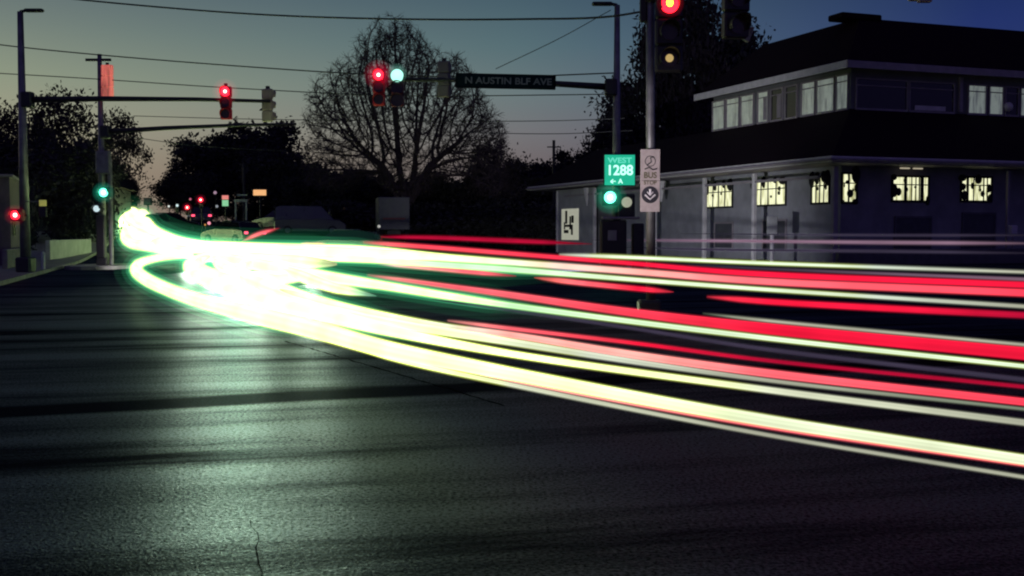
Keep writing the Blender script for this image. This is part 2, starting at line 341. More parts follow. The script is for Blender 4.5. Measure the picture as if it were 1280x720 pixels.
# dark lower openings on the walls
for face, c, wd, z0, z1 in (('L', wall_y(905), 1.8, .6, 1.9), ('L', wall_y(968), 2.0, .5, 2.0), ('R', wall_x(1140), 2.0, .2, 2.1), ('R', wall_x(1222), 1.9, .0, 2.3)):
    T = Matrix.Translation((SB - .01, c, 0)) @ Matrix.Rotation(R(-90), 4, 'Z') if face == 'L' else Matrix.Translation((c, SB - .01, 0))
    d_ = MB().box((0, -.01, (z0 + z1) / 2), (wd, .05, z1 - z0), M=T).build('door' if z0 == 0 else 'shuttered_window', mat('dim_opening', (.05, .05, .065), .6), bld)
    q = MB(); q.box((0, -.04, z1 + .05), (wd + .16, .06, .1), M=T); q.box((wd / 2 + .04, -.04, (z0 + z1) / 2), (.08, .06, z1 - z0), M=T); q.box((-wd / 2 - .04, -.04, (z0 + z1) / 2), (.08, .06, z1 - z0), M=T)
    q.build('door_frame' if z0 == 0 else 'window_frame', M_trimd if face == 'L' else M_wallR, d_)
# upper floor
UX = UY = 3.2; UL, UW, UZ0, UZ1 = 12.7, 26, 7.3, 9.25
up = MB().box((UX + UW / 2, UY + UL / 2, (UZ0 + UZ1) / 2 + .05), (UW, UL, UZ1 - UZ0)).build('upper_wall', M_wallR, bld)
ur = trunc(UX - .8, UY - .8, UX + UW + .8, UY + UL + .8, UZ1 + .22, 2.8, 12.15).build('upper_roof', M_roof, bld)
f = MB(); f.box((UX + UW / 2, UY - .82, UZ1 + .1), (UW + 1.7, .06, .34)); f.build('fascia', M_trimd, ur)
f = MB(); f.box((UX - .82, UY + UL / 2, UZ1 + .1), (.06, UL + 1.7, .36)); f.build('fascia', M_trim, ur)
MB().box((UX + UW / 2, UY + UL / 2, UZ1 + .17), (UW + 1.5, UL + 1.5, .06)).build('soffit', M_trimd, ur)
MB().box((UX + 2.0, UY + 2.4, 12.2), (2.4, 1.2, .3), bev=.05).build('roof_cap', M_roof, ur)
# strip windows upstairs, left face: three groups; right face: one dark opening and pale ones
def up_y(px):
    k = (px - 640) / F; a = C0 + dR * UX; return (a.x - k * a.y) / (.3486 + k * .9373)
def up_x(px):
    k = (px - 640) / F; a = C0 + dL * UY; return (k * a.y - a.x) / (.9373 - k * .3486)
def up_window(face, p0, p1, z0, z1, m):
    if face == 'L': a, b_ = up_y(p1), up_y(p0); c = (a + b_) / 2; T = Matrix.Translation((UX - .01, c, 0)) @ Matrix.Rotation(R(-90), 4, 'Z')
    else: a, b_ = up_x(p0), up_x(p1); c = (a + b_) / 2; T = Matrix.Translation((c, UY - .01, 0))
    wd = abs(b_ - a) - .1
    q = MB()
    for (x, z, ww, hh) in ((0, z1 + .04, wd + .14, .08), (0, z0 - .05, wd + .14, .1), (-wd / 2 - .035, (z0 + z1) / 2, .07, z1 - z0), (wd / 2 + .035, (z0 + z1) / 2, .07, z1 - z0)):
        q.box((x, -.04, z), (ww, .08, hh), M=T)
    q.box((0, -.035, z1 - .28), (wd, .05, .05), M=T)
    win = q.build('upper_window', M_trimd, bld)
    MB().box((0, 0, (z0 + z1) / 2), (wd, .03, z1 - z0), M=T).build('pane', m, win)
    return win, T, wd
for p0, p1, k in ((890, 905, 1), (907, 923, 1), (925, 941, 1), (946, 959, 1), (962, 977, 0), (980, 995, 0), (1000, 1017, 1), (1019, 1041, 1), (1043, 1058, 1)):
    wn, T, wd = up_window('L', p0, p1, 7.42, 9.0, M_blind if k else M_glassd)
    if p0 in (946, 962): MB().box((wd * .2, -.03, 8.1), (wd * .35, .02, 1.2), M=T).build('curtain', M_trimd, wn)
for p0, p1, k in ((1066, 1130, 0), (1132, 1188, 0), (1205, 1228, 1), (1231, 1249, 1), (1251, 1268, 0), (1270, 1300, 1), (1304, 1340, 1)):
    wn, T, wd = up_window('R', p0, p1, 7.42, 8.78, M_blind if k else M_glassd)
    if p0 == 1132: MB().box((-.1, -.05, 7.55), (wd * .7, .03, .22), M=T).build('window_box', M_trim, wn)
    if p0 == 1251: MB().sphere(T @ Vector((-.3, -.1, 7.8)), .25, 10, 7).build('window_ornament', M_trim, wn)
for p in (1195,): MB().box((up_x(p), UY - .1, 8.3), (.2, .12, 1.7)).build('pilaster', M_trimd, bld)
# poster on the end wall
T = Matrix.Translation((-.0, wall_y(712) * 0 + lt(713), 0)) @ Matrix.Rotation(R(-90), 4, 'Z')
pw = MB().box((.02, (lt(697) + lt(743)) / 2, 2.2), (.08, lt(697) - lt(743) - .2, 4.4)).build('side_wall', mat('end_render', (.26, .26, .265)), bld)
nb = MB().box((-.03, lt(713), 1.98), (.06, 2.9, 2.15)).build('notice_board', mat('glowing_notice', (.5, .5, .42), .6, 0, .1, 2, emit=(.5, .5, .38), es=.6), bld)  # board face given a weak emission of its own
q = MB()
for (dy, dz, wy, wz, a) in ((.6, .5, .35, .9, 0), (-.5, .35, .4, .5, 0), (.2, -.1, 1.5, .16, 0), (-.4, -.45, .3, .55, 0), (.6, -.5, .8, .22, 0), (-.1, .1, .25, .9, 0), (.9, -.1, .2, .5, 0)):
    q.box((-.065, lt(713) + dy, 1.98 + dz), (.02, wy, wz))
q.build('notice_marking', M_curt, nb)
# low planter wall in front, pale lamp on right porch
tag(MB().box(bmat_ @ Vector((8, -1.6, .35)), (18, .3, .7), rz=math.atan2(dR.y, dR.x), bev=.03).build('low_wall', mat('planter_render', (.06, .055, .065)), None), 'low dark wall in front of the right porch of the building', 'wall')
o = empty('utility_box', bmat_ @ Vector((wall_x(1222) + .1, -.8, 0)), math.atan2(dR.y, dR.x), 'small pale meter box on a post before the right porch', 'box')
MB().box((0, 0, 1.55), (.36, .25, .42), bev=.03).build('cabinet', M_trim, o); MB().tube([(0, 0, 0), (0, 0, 1.35)], .04, 8).build('post', M_trimd, o)
o = empty('menu_stand', bmat_ @ Vector((-.9, lt(985), 0)), 0, 'pale upright menu stand on the pavement before the left porch', 'stand')
MB().box((0, 0, 1.75), (.5, .12, .9), bev=.03).build('panel', mat('stand_pale', (.3, .3, .3)), o); MB().tube([(0, 0, 0), (0, 0, 1.3)], .1, 8).build('post', M_trim, o)

# ------------------------------------------------------------------ trees
def leafy(name_seed, nclump, nleaf, leaf, rx, rz, base, squash=1.0):
    """crown of leaf-sized faces spread through clumps, returned as one mesh; trunk and limbs as another"""
    rg = np.random.default_rng(name_seed)
    cs = []
    while len(cs) < nclump:
        p = rg.uniform(-1, 1, 3)
        r = np.linalg.norm(p)
        if .35 < r < 1: cs.append(p * (rx, rx, rz) + (0, 0, base + rz))
    cs = np.array(cs)
    per = nleaf // nclump
    sz = rg.uniform(.10, .27, nclump)[:, None, None] * rx
    pts = (cs[:, None, :] + rg.normal(0, 1, (nclump, per, 3)) * sz * (1, 1, .75)).reshape(-1, 3)
    n = len(pts)
    a = rg.normal(0, 1, (n, 3)); a /= np.linalg.norm(a, axis=1)[:, None]; bb = np.cross(a, rg.normal(0, 1, (n, 3))); bb /= np.linalg.norm(bb, axis=1)[:, None]
    s = rg.uniform(.5, 1.2, (n, 1)) * leaf
    v = np.stack([pts - a * s, pts + bb * s * .5, pts + a * s, pts - bb * s * .5], 1).reshape(-1, 3)
    fc = np.arange(n * 4).reshape(-1, 4)
    me = bpy.data.meshes.new('crown'); me.vertices.add(n * 4); me.vertices.foreach_set('co', v.ravel()); me.loops.add(n * 4); me.loops.foreach_set('vertex_index', fc.ravel())
    me.polygons.add(n); me.polygons.foreach_set('loop_start', np.arange(n) * 4); me.update(calc_edges=True); me.validate()
    q = MB(); q.tube([(0, 0, 0), (rx * .02, 0, base * .6), (0, rx * .02, base + rz * .8), (0, 0, base + rz * 1.5)], [.035 * rz + .12, .03 * rz + .08, .02 * rz + .05, .02], 8)
    for c in cs[::2]:
        st = Vector((0, 0, base * .8 + rg.uniform(0, .8) * rz)); e = Vector(c); mid = (st + e) / 2 + Vector((0, 0, -.05 * rz)); q.tube([st, mid, e], [.07, .05, .015], 5)
    tm = bpy.data.meshes.new('trunk'); tm.from_pydata(q.v, [], q.f); tm.update(); tm.materials.append(M_trunk)
    return me, tm
CR = {}
for k, a in {'round': (11, 46, 15000, .24, 4.2, 3.6, 2.4), 'tall': (12, 60, 19000, .24, 3.8, 6.2, 2.2), 'loose': (13, 40, 7000, .2, 4.0, 3.6, 2.4), 'bush': (14, 26, 9000, .16, 2.2, 1.4, .2)}.items():
    CR[k] = leafy(*a); CR[k][0].materials.append(M_leafs[1 if k == 'loose' else 0])
def tree(kind, px, top, Y, label, group, base_z=None, wid=None, name='leafy_tree', cat='tree'):
    H = {'round': 9.9, 'tall': 15, 'loose': 9.8, 'bush': 3.2}[kind]; W = {'round': 9, 'tall': 8.6, 'loose': 8.6, 'bush': 5}[kind]
    x = (px - 640) / F * Y; z = hgt(x, Y) if base_z is None else base_z
    h = zpx(top, Y) - z; s = h / H; sx = (wid * Y / F / W) if wid else s
    o = empty(name, (x, Y, z), rnd.uniform(0, 6.28), label, cat, group); o.scale = (sx, sx, s)
    for nm, me in zip(('crown', 'trunk'), CR[kind]):
        c = bpy.data.objects.new(nm, me); COL.objects.link(c); c.parent = o
    return o
G1 = 'dark trees along the far side of the junction'
T_ = [('loose', 12, 143, 74, 110, 'loose tree with sky showing through, behind the street lamp at the left edge'),
      ('loose', 78, 126, 78, 118, 'loose lacy tree between the two left signal poles'),
      ('loose', 150, 148, 108, 80, 'small lacy tree just right of the leaning utility pole'),
      ('round', 40, 178, 70, 170, 'low dense tree behind the white wall, at the far left'),
      ('round', 92, 172, 72, 100, 'low dense tree behind the white wall, beside the utility pole'),
      ('round', 156, 216, 120, 40, 'dark tree standing just left of the bright end of the light trails'),
      ('round', 318, 150, 120, 130, 'tallest dark tree under the beige signal head'),
      ('round', 262, 172, 118, 100, 'dark round tree left of the tallest one under the beige signal head'),
      ('loose', 226, 204, 130, 44, 'hazy thin tree at the end of the street'),
      ('round', 355, 188, 112, 110, 'dark round tree between the beige signal head and the bare tree'),
      ('round', 236, 215, 110, 80, 'low dark tree over the distant red lights'),
      ('round', 415, 212, 105, 110, 'low dark tree below the left side of the bare tree'),
      ('round', 470, 214, 108, 100, 'low dark tree right below the red signal on the mast arm'),
      ('round', 535, 216, 104, 100, 'low dark tree below the right side of the bare tree'),
      ('round', 600, 213, 108, 100, 'low dark tree below the street name sign'),
      ('loose', 610, 184, 100, 90, 'thin twiggy tree right of the bare tree'),
      ('round', 665, 200, 112, 90, 'dark tree over the left tip of the building roof'),
      ('round', 715, 184, 116, 90, 'dark tree between the roof tip and the tall lamp post'),
      ('tall', 770, 128, 108, 80, 'tall dark tree directly behind the lamp post with the mast arm'),
      ('tall', 815, 62, 112, 120, 'tall dark tree directly behind the nearest signal pole'),
      ('tall', 872, -12, 118, 150, 'tallest evergreen, behind the lit red signal and the building'),
      ('tall', 925, 22, 124, 120, 'evergreen against the left end of the upper roof'),
      ('loose', 850, -30, 110, 120, 'loose leafy tree at the top edge, behind the lit red signal')]
for kd, px, tp, Y, wd, lb in T_: tree(kd, px, tp, Y, lb, G1, wid=wd)
for px, tp, Y, wd, lb in ((445, 250, 88, 120, 'low dark bush left of the white lorry'), (560, 252, 92, 150, 'wide dark bush below the bare tree, right of the white lorry'), (640, 248, 94, 130, 'dark bush left of the end wall of the building'), (20, 225, 62, 60, 'dark bush beside the wall at the left edge'), (100, 240, 70, 90, 'dark bush behind the low white wall'), (300, 248, 116, 90, 'dark bush behind the distant parked cars')):
    tree('bush', px, tp, Y, lb, 'dark bushes across the junction', wid=wd, name='bush', cat='bush')

# big bare tree by space colonisation
def bare_tree(px, base_y, top, Y, wid, seed, label):
    rg = np.random.default_rng(seed); x = (px - 640) / F * Y; z0 = 0
    H = zpx(top, Y) - z0; Wd = wid * Y / F / 2; step = .30
    att = []
    while len(att) < 6500:
        p = rg.uniform(-1, 1, 3); r = np.linalg.norm(p)
        if min(math.hypot(p[0] - a_, p[2] - c_) / q_ for a_, c_, q_ in ((-.12, .52, .48), (-.52, .12, .46), (.42, .28, .40), (.62, -.15, .38), (-.72, -.42, .28), (.86, -.5, .22), (0, -.2, .5), (.14, .3, .45))) < 1 and (r > .3 or rg.random() < .4): att.append((p[0] * Wd * (1 - .25 * max(0, p[2])), p[1] * Wd * .6, H * .56 + p[2] * H * .44 + .15*abs(p[0])))
    att = np.array(att); alive = np.ones(len(att), bool)
    nodes = [np.array((0, 0, 0.))]; par = [-1]
    for k in range(1, int(H * .2 / step)): nodes.append(np.array((rg.normal(0, .04), 0, k * step))); par.append(k - 1)
    for j, dx in enumerate((-1.6, -.5, .6, 1.5)):          # several stems from low down
        p0 = len(nodes) - 1 if j == 0 else base_i; base_i = int(H * .2 / step) - 1
        pr = base_i; p = nodes[pr].copy()
        for k in range(int(H * .2 / step)):
            p = p + np.array((dx * .35 * step, rg.normal(0, .1), step)); nodes.append(p.copy()); par.append(pr); pr = len(nodes) - 1
    for it in range(90):
        P = np.array(nodes); A = att[alive]
        if len(A) == 0: break
        d2 = ((A[:, None, :] - P[None]) ** 2).sum(2); ni = d2.argmin(1); dm = d2[np.arange(len(A)), ni]
        ok = dm < (4.5 if it < 20 else 3.0) ** 2
        if not ok.any(): break
        idx = np.where(alive)[0]; new = []
        for u in np.unique(ni[ok]):
            v = A[ok][ni[ok] == u] - P[u]; v = (v / np.linalg.norm(v, axis=1)[:, None]).sum(0) + rg.normal(0, .25, 3); v /= (np.linalg.norm(v) + 1e-6)
            q = P[u] + v * step; new.append((q, u))
        for q, u in new: nodes.append(q); par.append(int(u))
        P2 = np.array([q for q, _ in new]); d = ((A[:, None, :] - P2[None]) ** 2).sum(2).min(1)
        alive[idx[d < .36 ** 2]] = False
    n = len(nodes); leafc = np.zeros(n); ch = [[] for _ in range(n)]
    for i in range(n):
        if par[i] >= 0: ch[par[i]].append(i)
    for i in range(n - 1, -1, -1):
        if not ch[i]: leafc[i] = 1
        if par[i] >= 0: leafc[par[i]] += leafc[i]
    rad = .022 * leafc ** .42
    o = empty('bare_tree', (x, Y, z0), 0, label, 'tree')
    big, small = MB(), MB()
    for i in range(n):
        if par[i] < 0: continue
        a, b_ = Vector(nodes[par[i]]), Vector(nodes[i]); ra = min(rad[par[i]], rad[i] * 1.5)
        (big if rad[i] > .1 else small).tube([a, b_], [ra, rad[i]], 6 if rad[i] > .1 else 3, cap=False)
    for i in range(n):                                     # fine twigs on the outer shoots
        if rad[i] < .05 and rg.random() < .8:
            a = Vector(nodes[i]); d = Vector(nodes[i] - nodes[par[i]]).normalized()
            for k in range(5):
                e = a + (d + Vector(rg.normal(0, .6, 3))).normalized() * rg.uniform(.3, .75); small.tube([a, e], [.015, .007], 3, cap=False)
    big.build('trunk', M_trunk, o); small.build('crown', M_trunk, o)
    return o
bare_tree(508, 300, 34, 92, 252, 5, 'big round bare tree standing behind the mast arm signals')

# ------------------------------------------------------------------ distant houses, boards and vehicles
def house(px, Y, wd, dp, h, rh, label, rz=0, wcol=(.03, .03, .04), lit=()):
    x = (px - 640) / F * Y; o = empty('house', (x, Y, hgt(x, Y)), rz, label, 'house')
    wall = mat('house_wall_%d' % int(px), wcol, .85); MB().box((0, dp / 2, h / 2), (wd, dp, h)).build('wall', wall, o)
    e = .5; MB().add([(-wd / 2 - e, -e, h), (wd / 2 + e, -e, h), (wd / 2 + e, dp + e, h), (-wd / 2 - e, dp + e, h), (-wd / 2 + .8, dp / 2, h + rh), (wd / 2 - .8, dp / 2, h + rh)], [(0, 1, 5, 4), (2, 3, 4, 5), (1, 2, 5), (3, 0, 4), (3, 2, 1, 0)]).build('roof', M_roof, o)
    k = max(2, int(wd / 3.2))
    for i in range(k):
        wx = -wd / 2 + (i + .5) * wd / k; f_ = MB().box((wx, -.03, 1.6), (1.3, .1, 1.3)).build('window', M_trimd if wcol[0] > .04 else M_dark, o)
        MB().box((wx, -.07, 1.6), (1.1, .06, 1.1)).build('pane', M_litwin if i in lit else M_glassd, f_)
    return o
house(560, 118, 20, 10, 3.2, 2.6, 'long low dark house below the bare tree', .1)
house(660, 124, 12, 9, 3.2, 2.2, 'small dark house behind the tip of the building roof', -.1)
house(64, 82, 9, 9, 3.4, 1.8, 'low dark house behind the white wall on the left', .2)
house(400, 122, 12, 8, 3, 2, 'dark house behind the white van', 0)
# left edge wall of a building, its purple is red signal light put into the colour
o = empty('corner_shop', ((0 - 640) / F * 44, 44, 0.1), .35, 'corner building tinted dull mauve by painted signal light, cut by the left edge of the picture', 'building')
MB().box((-2.2, 3, 1.75), (5.2, 6, 3.5)).build('wall', mat('signal_tinted_render', (.11, .085, .095), .85), o)
MB().box((-2.2, 3, 3.56), (5.5, 6.3, .1), bev=.02).build('roof', M_trimd, o)
d_ = MB().box((-.6, -.02, 1.05), (1, .08, 2.1)).build('door', M_dark, o); MB().sphere((-.25, -.1, 1.05), .04, 8, 6).build('handle', M_trim, d_)
MB().box((.41, 1.7, 1.7), (.06, 1.2, 1.0)).build('window', M_glassd, o)
# low white wall
A, B = Vector((kx(58) - 3.4, 58, .1)), Vector((kx(60) + 0.2, 62, .1))
def wallseg(a, b, h, t, name, m, label, cat):
    a, b = Vector(a), Vector(b); d = b - a; c = (a + b) / 2 + Vector((0, 0, h / 2)); o = MB().box((0, 0, 0), (d.length, t, h), bev=.03).build(name, m); o.location = c; o.rotation_euler = (0, 0, math.atan2(d.y, d.x)); return tag(o, label, cat)
pA = Vector(((60 - 640) / F * 52, 52, .12)); pB = Vector(((112 - 640) / F * 60, 60, .12))
wallseg(pA, pB, .95, .22, 'low_wall', M_white, 'low white wall on the pavement between the two left poles', 'wall')
pA = Vector(((6 - 640) / F * 40, 40, .12)); pB = Vector(((28 - 640) / F * 46, 46, .12))
wallseg(pA, pB, .7, .2, 'low_wall', mat('signal_tinted_render2', (.16, .13, .14), .85), 'short mauve wall at the left edge, left of the lamp post', 'wall')
o = MB().tube([(0, 0, 0), (0, 0, .55), (0, 0, .62)], [.07, .07, .03], 10).build('bollard', M_white); o.location = ((54 - 640) / F * 40, 40, .13); tag(o, 'short white bollard right of the left lamp post', 'bollard')

# cars
def car(px, Y, rz, col, label, tail=False, group='cars standing far down the street', van=False, x=None, lit_scale=1):
    x = (px - 640) / F * Y if x is None else x
    o = empty('van' if van else 'parked_car', (x, Y, hgt(x, Y)), rz, label, 'van' if van else 'car', group)
    m = mat('car_paint_%d' % int(px), col, .3, .3, .08, 2, coat=.6)
    Ln, W = (5.0, 1.9) if van else (4.5, 1.78)
    prof = [(-.5, .32), (-.5, .62), (-.47, .86), (-.30, .95), (.18, .98), (.44, .80), (.5, .62), (.5, .32), (.37, .22), (-.37, .22)]
    cab = [(-.42, .9), (-.34, 1.36), (-.12, 1.46), (.08, 1.42), (.26, .93)]
    if van: prof = [(-.5, .35), (-.5, .95), (-.49, 1.1), (.2, 1.12), (.42, 1.02), (.5, .75), (.5, .35), (.37, .25), (-.37, .25)]; cab = [(-.49, 1.05), (-.48, 1.95), (-.4, 2.05), (.16, 2.02), (.34, 1.06)]
    def loft(pr, w0, w1, zmid):
        q = MB(); k = len(pr)
        for s_ in (-1, -.92, .92, 1):
            for (u, z) in pr:
                tt = max(0, min(1, (z - zmid[0]) / (zmid[1] - zmid[0]))); ww = w0 + (w1 - w0) * tt; c_ = 1 if abs(s_) < .95 else .0
                uu = u * (1 if abs(s_) < .95 else .975); q.v.append((uu * Ln, s_ * ww / 2, z + (0 if abs(s_) < .95 else (-.025 if z > .6 else .01))))
        for r_ in range(3):
            for i in range(k): q.f.append((r_ * k + i, r_ * k + (i + 1) % k, (r_ + 1) * k + (i + 1) % k, (r_ + 1) * k + i))
        q.f.append(tuple(range(k - 1, -1, -1))); q.f.append(tuple(range(3 * k, 4 * k))); return q
    body = loft(prof, W, W, (0, 1)).build('body', m, o)
    loft(cab, W * .94, W * .74, (.9, cab[2][1])).build('cabin', m if van else M_glassd, o)
    if not van: MB().box((-.04 * Ln, 0, 1.465), (.24 * Ln, W * .7, .04), bev=.015).build('roof', m, o)
    else: MB().box((.27 * Ln, 0, 1.5), (.03 * Ln, W * .8, .6)).build('windscreen', M_glassd, o)
    for sx in (-.31, .31):
        for sy in (-1, 1):
            c = Vector((sx * Ln, sy * (W / 2 - .1), .32)); wh = MB().tube([c - Vector((0, .11 * 1, 0)), c + Vector((0, .11, 0))], .32, 16).build('wheel', mat('tyre', (.01, .01, .01), .8), o)
            MB().disc(c + Vector((0, sy * .11, 0)), .2, (0, sy, 0), 12, .012).build('rim', M_pole, wh)
    for sy in (-1, 1):
        MB().box((.485 * Ln, sy * W * .36, .66), (.09, .34, .14), bev=.03).build('headlight', M_trim, o)
        MB().box((-.495 * Ln, sy * W * .38, .72), (.07, .28, .16), bev=.03).build('taillight', mat('lit_taillight', (.3, .01, .02), .3, emit=(1, .08, .16), es=2.2) if tail else mat('tail_off', (.12, .005, .008), .3), o)
    return o
car(253, 96, R(105), (.04, .04, .05), 'dark car with lit tail lamps left of the two-colour distant signal', True)
car(212, 82, R(60), (.03, .02, .03), 'dark car with lit tail lamps nearest the bright end of the trails', True)
car(292, 70, R(140), (.012, .012, .016), 'dark car turning with one red lamp, right of the other distant cars', True)
car(430, 56, R(176), (.16, .17, .19), 'grey car crossing below the small orange sign', False)
car(352, 86, R(150), (.10, .11, .12), 'grey car in the line left of the white van', False)
car(388, 80, R(10), (.05, .055, .06), 'pale van parked beneath the dark trees', False, van=True)
# white lorry
x = (490 - 640) / F * 78
o = empty('box_lorry', (x, 78, hgt(x, 78)), R(100), 'pale box lorry standing end-on in front of the dark trees', 'lorry')
MB().box((-.6, 0, 1.9), (3.6, 2.1, 2.2), bev=.04).build('cargo_box', mat('lorry_pale', (.07, .075, .08), .5), o)
MB().box((1.9, 0, 1.35), (1.3, 1.9, 1.5), bev=.12).build('cab', mat('lorry_pale', (.1, .1, .1)), o); MB().box((2.5, 0, 1.65), (.14, 1.6, .6)).build('windscreen', M_glassd, o)
MB().box((.2, 0, .62), (4.6, .9, .25)).build('chassis', M_dark, o)
for sx in (-1.7, 1.7):
    for sy in (-.85, .85): MB().tube([(sx, sy - .12, .42), (sx, sy + .12, .42)], .42, 14).build('wheel', mat('tyre', (.01, .01, .01)), o)
q = MB().box((-2.42, 0, 1.55), (.03, 1.5, .1)); q.build('red_stripe', mat('dull_red', (.2, .03, .04)), o)
# boards
def board(px, py, Y, wpx, hpx, m, label, name='lit_sign', cat='sign', extra=None):
    x = (px - 640) / F * Y; z = zpx(py, Y); gz = hgt(x, Y); o = empty(name, (x, Y, gz), 0, label, cat)
    W, H = wpx * Y / F, hpx * Y / F
    MB().box((0, 0, z - gz), (W + .16, .2, H + .16), bev=.03).build('sign_frame', M_dark, o); MB().box((0, -.11, z - gz), (W, .04, H)).build('sign_face', m, o)
    MB().tube([(0, .05, 0), (0, .05, z - gz - H / 2)], .08, 8).build('post', M_dark, o); return o
M_or = mat('lit_orange_sign', (.3, .2, .1), .5, 0, .25, 2.5, emit=(.95, .48, .2), es=.95)
o = board(326, 241, 90, 16, 7, M_or, 'small orange lit sign in front of the dark trees, left of the bare tree')
o = board(429, 260, 92, 10, 4.5, mat('lit_pale_orange', (.3, .2, .1), .5, 0, .25, 3, emit=(.9, .62, .42), es=.8), 'tiny pale orange lit sign over the grey car')
o = board(283, 247, 92, 8, 5, mat('lit_salmon', (.3, .1, .1), .5, emit=(.85, .25, .22), es=.9), 'tiny salmon and green lit sign above the dark cars')
MB().box((0, -.13, zpx(254, 92) - hgt(o.location.x, 92)), (.5, .04, .5)).build('green_panel', mat('lit_pale_green', (.1, .3, .1), .5, emit=(.25, .62, .35), es=.9), o)
o = board(186, 252, 105, 8, 7, mat('dull_olive', (.2, .2, .15)), 'dull olive board at the far end of the street')
# pale gantry frame
x = (302 - 640) / F * 88; o = empty('goal_gantry', (x, 88, hgt(x, 88)), 0, 'pale square frame gantry in the distance below the orange sign', 'gantry'); gz = hgt(x, 88)
for s_ in (-1, 1): MB().box((s_ * .42, 0, (zpx(253, 88) - gz) / 2), (.12, .12, zpx(253, 88) - gz)).build('leg', mat('gantry_grey', (.25, .27, .28)), o)
MB().box((0, 0, zpx(251, 88) - gz), (1.05, .14, .2)).build('crossbar', mat('gantry_grey', (.25, .27, .28)), o); MB().box((.1, 0, zpx(244, 88) - gz), (.8, .12, .12)).build('top_bar', mat('gantry_grey', (.25, .27, .28)), o)

# ------------------------------------------------------------------ signals, lamp posts, signs
def bloom_shell(parent, loc, r, col, k=4):  # camera bloom around lit lenses put in as nested glowing spheres
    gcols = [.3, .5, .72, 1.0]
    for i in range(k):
        rr = r * gcols[i]; MB().sphere(loc, rr, 18, 12).build('bloom_shell', glow_mat('bloom_shell_%s_%d_%d' % (''.join('%02d' % int(c * 10) for c in col), int(rr * 100), i), tuple(c / r * (.5, .3, .16, .07)[i] for c in col)), parent, True)
def signal(loc, rz, label, lit=None, sec=.36, housing=None, group='traffic signal heads over the junction', lensr=.15, name='traffic_signal', faces=True, lit_m=None, plate=False, n=3, red_wash=False, cat='traffic light'):
    """head centred on loc, facing -y before the turn"""
    o = empty(name, loc, rz, label, cat, group); hm = housing or M_house
    q = MB(); wd = sec * 1.0
    for i in range(n): q.box((0, .02, (n - 1) / 2 * sec - i * sec), (wd, .2, sec - .012), bev=.03)
    q.build('housing', hm, o)
    MB().box((0, .0, n / 2 * sec + .04), (.1, .1, .1)).build('bracket', M_dark, o)
    for i in range(n):
        z = (n - 1) / 2 * sec - i * sec; on = lit == i
        lm = (lit_m or M_red) if on else (M_redglass if (red_wash and i == 0) else M_lens_off)
        ln = MB().disc((0, -.085, z), lensr, (0, -1, 0), 20, .02).build('lens', lm, o)
        if on and lit_m is None: MB().sphere((0, -.11, z), lensr * .36, 12, 8, (1, .4, 1)).build('bulb', M_redcore, ln)
        q = MB(); k = 14; L_ = sec * .62                    # cut-away visor
        for j in range(k + 1):
            a = R(-30) + R(240) * j / k; c_, s_ = math.cos(a), math.sin(a); ln_ = L_ * (.55 + .45 * max(0, s_))
            for rr, yy in ((lensr + .018, -.08), (lensr + .018, -.08 - ln_), (lensr + .006, -.08 - ln_), (lensr + .006, -.08)): q.v.append((c_ * rr, yy, z + s_ * rr))
        for j in range(k):
            for e in range(4): q.f.append((j * 4 + e, j * 4 + (e + 1) % 4, (j + 1) * 4 + (e + 1) % 4, (j + 1) * 4 + e))
        q.build('visor', hm, o)
    return o
def mast(name, px, Y, topy, army, x_end, army2, label, lamp=None, r0=.16, base_z=.12):
    x = (px - 640) / F * Y; H = zpx(topy, Y) - base_z; o = empty(name, (x, Y, base_z), 0, label, 'mast')
    MB().tube([(0, 0, 0), (0, 0, H * .5), (0, 0, H)], [r0, r0 * .8, r0 * .55], 12).build('pole', M_pole, o, True)
    MB().box((0, 0, .25), (r0 * 3, r0 * 3, .5), bev=.05).build('base', M_dark, o)
    az_ = zpx(army, Y) - base_z; xe = (x_end - 640) / F * Y - x; ze = zpx(army2, Y) - base_z
    MB().tube([(0, 0, az_), (xe * .33, 0, az_ * .66 + ze * .34 + .05), (xe * .7, 0, az_ * .3 + ze * .7 + .05), (xe, 0, ze)], [.11, .09, .07, .055], 10).build('arm', M_dark, o, True)
    MB().box((math.copysign(.18, xe), 0, az_), (.36, .36, .5), bev=.04).build('arm_clamp', M_dark, o)
    if lamp:
        s_ = lamp; MB().tube([(0, 0, H), (s_ * .25, 0, H + .05), (s_ * .35, 0, H + .03)], .05, 8).build('lamp_arm', M_dark, o)
        MB().box((s_ * .45, 0, H + .04), (.62, .24, .1), bev=.04).build('lamp_head', M_dark, o)
    return o
m1 = mast('signal_mast', 32, 37, 18, 126, 340, 128, 'left lamp post with a long mast arm and one lit red signal', lamp=1, r0=.17)
signal(at(285, 130, 36.7), 0, 'lit red signal alone on the left mast arm, its whole head coloured by painted red glow', 0, housing=mat('painted_glow_housing', (.5, .01, .025), .5), group=None); sg = bpy.context.scene.objects['traffic_signal']  # lens glow painted into the red housing colour
signal(at(337, 133, 37.2), R(155), 'beige signal seen from behind at the free end of the left mast arm', None, housing=mat('skylit_beige_housing', (.35, .29, .22), .6))  # sky light on its back put into the beige colour
bloom_shell(sg, (0, -.1, .36), .42, (.6, .01, .05))
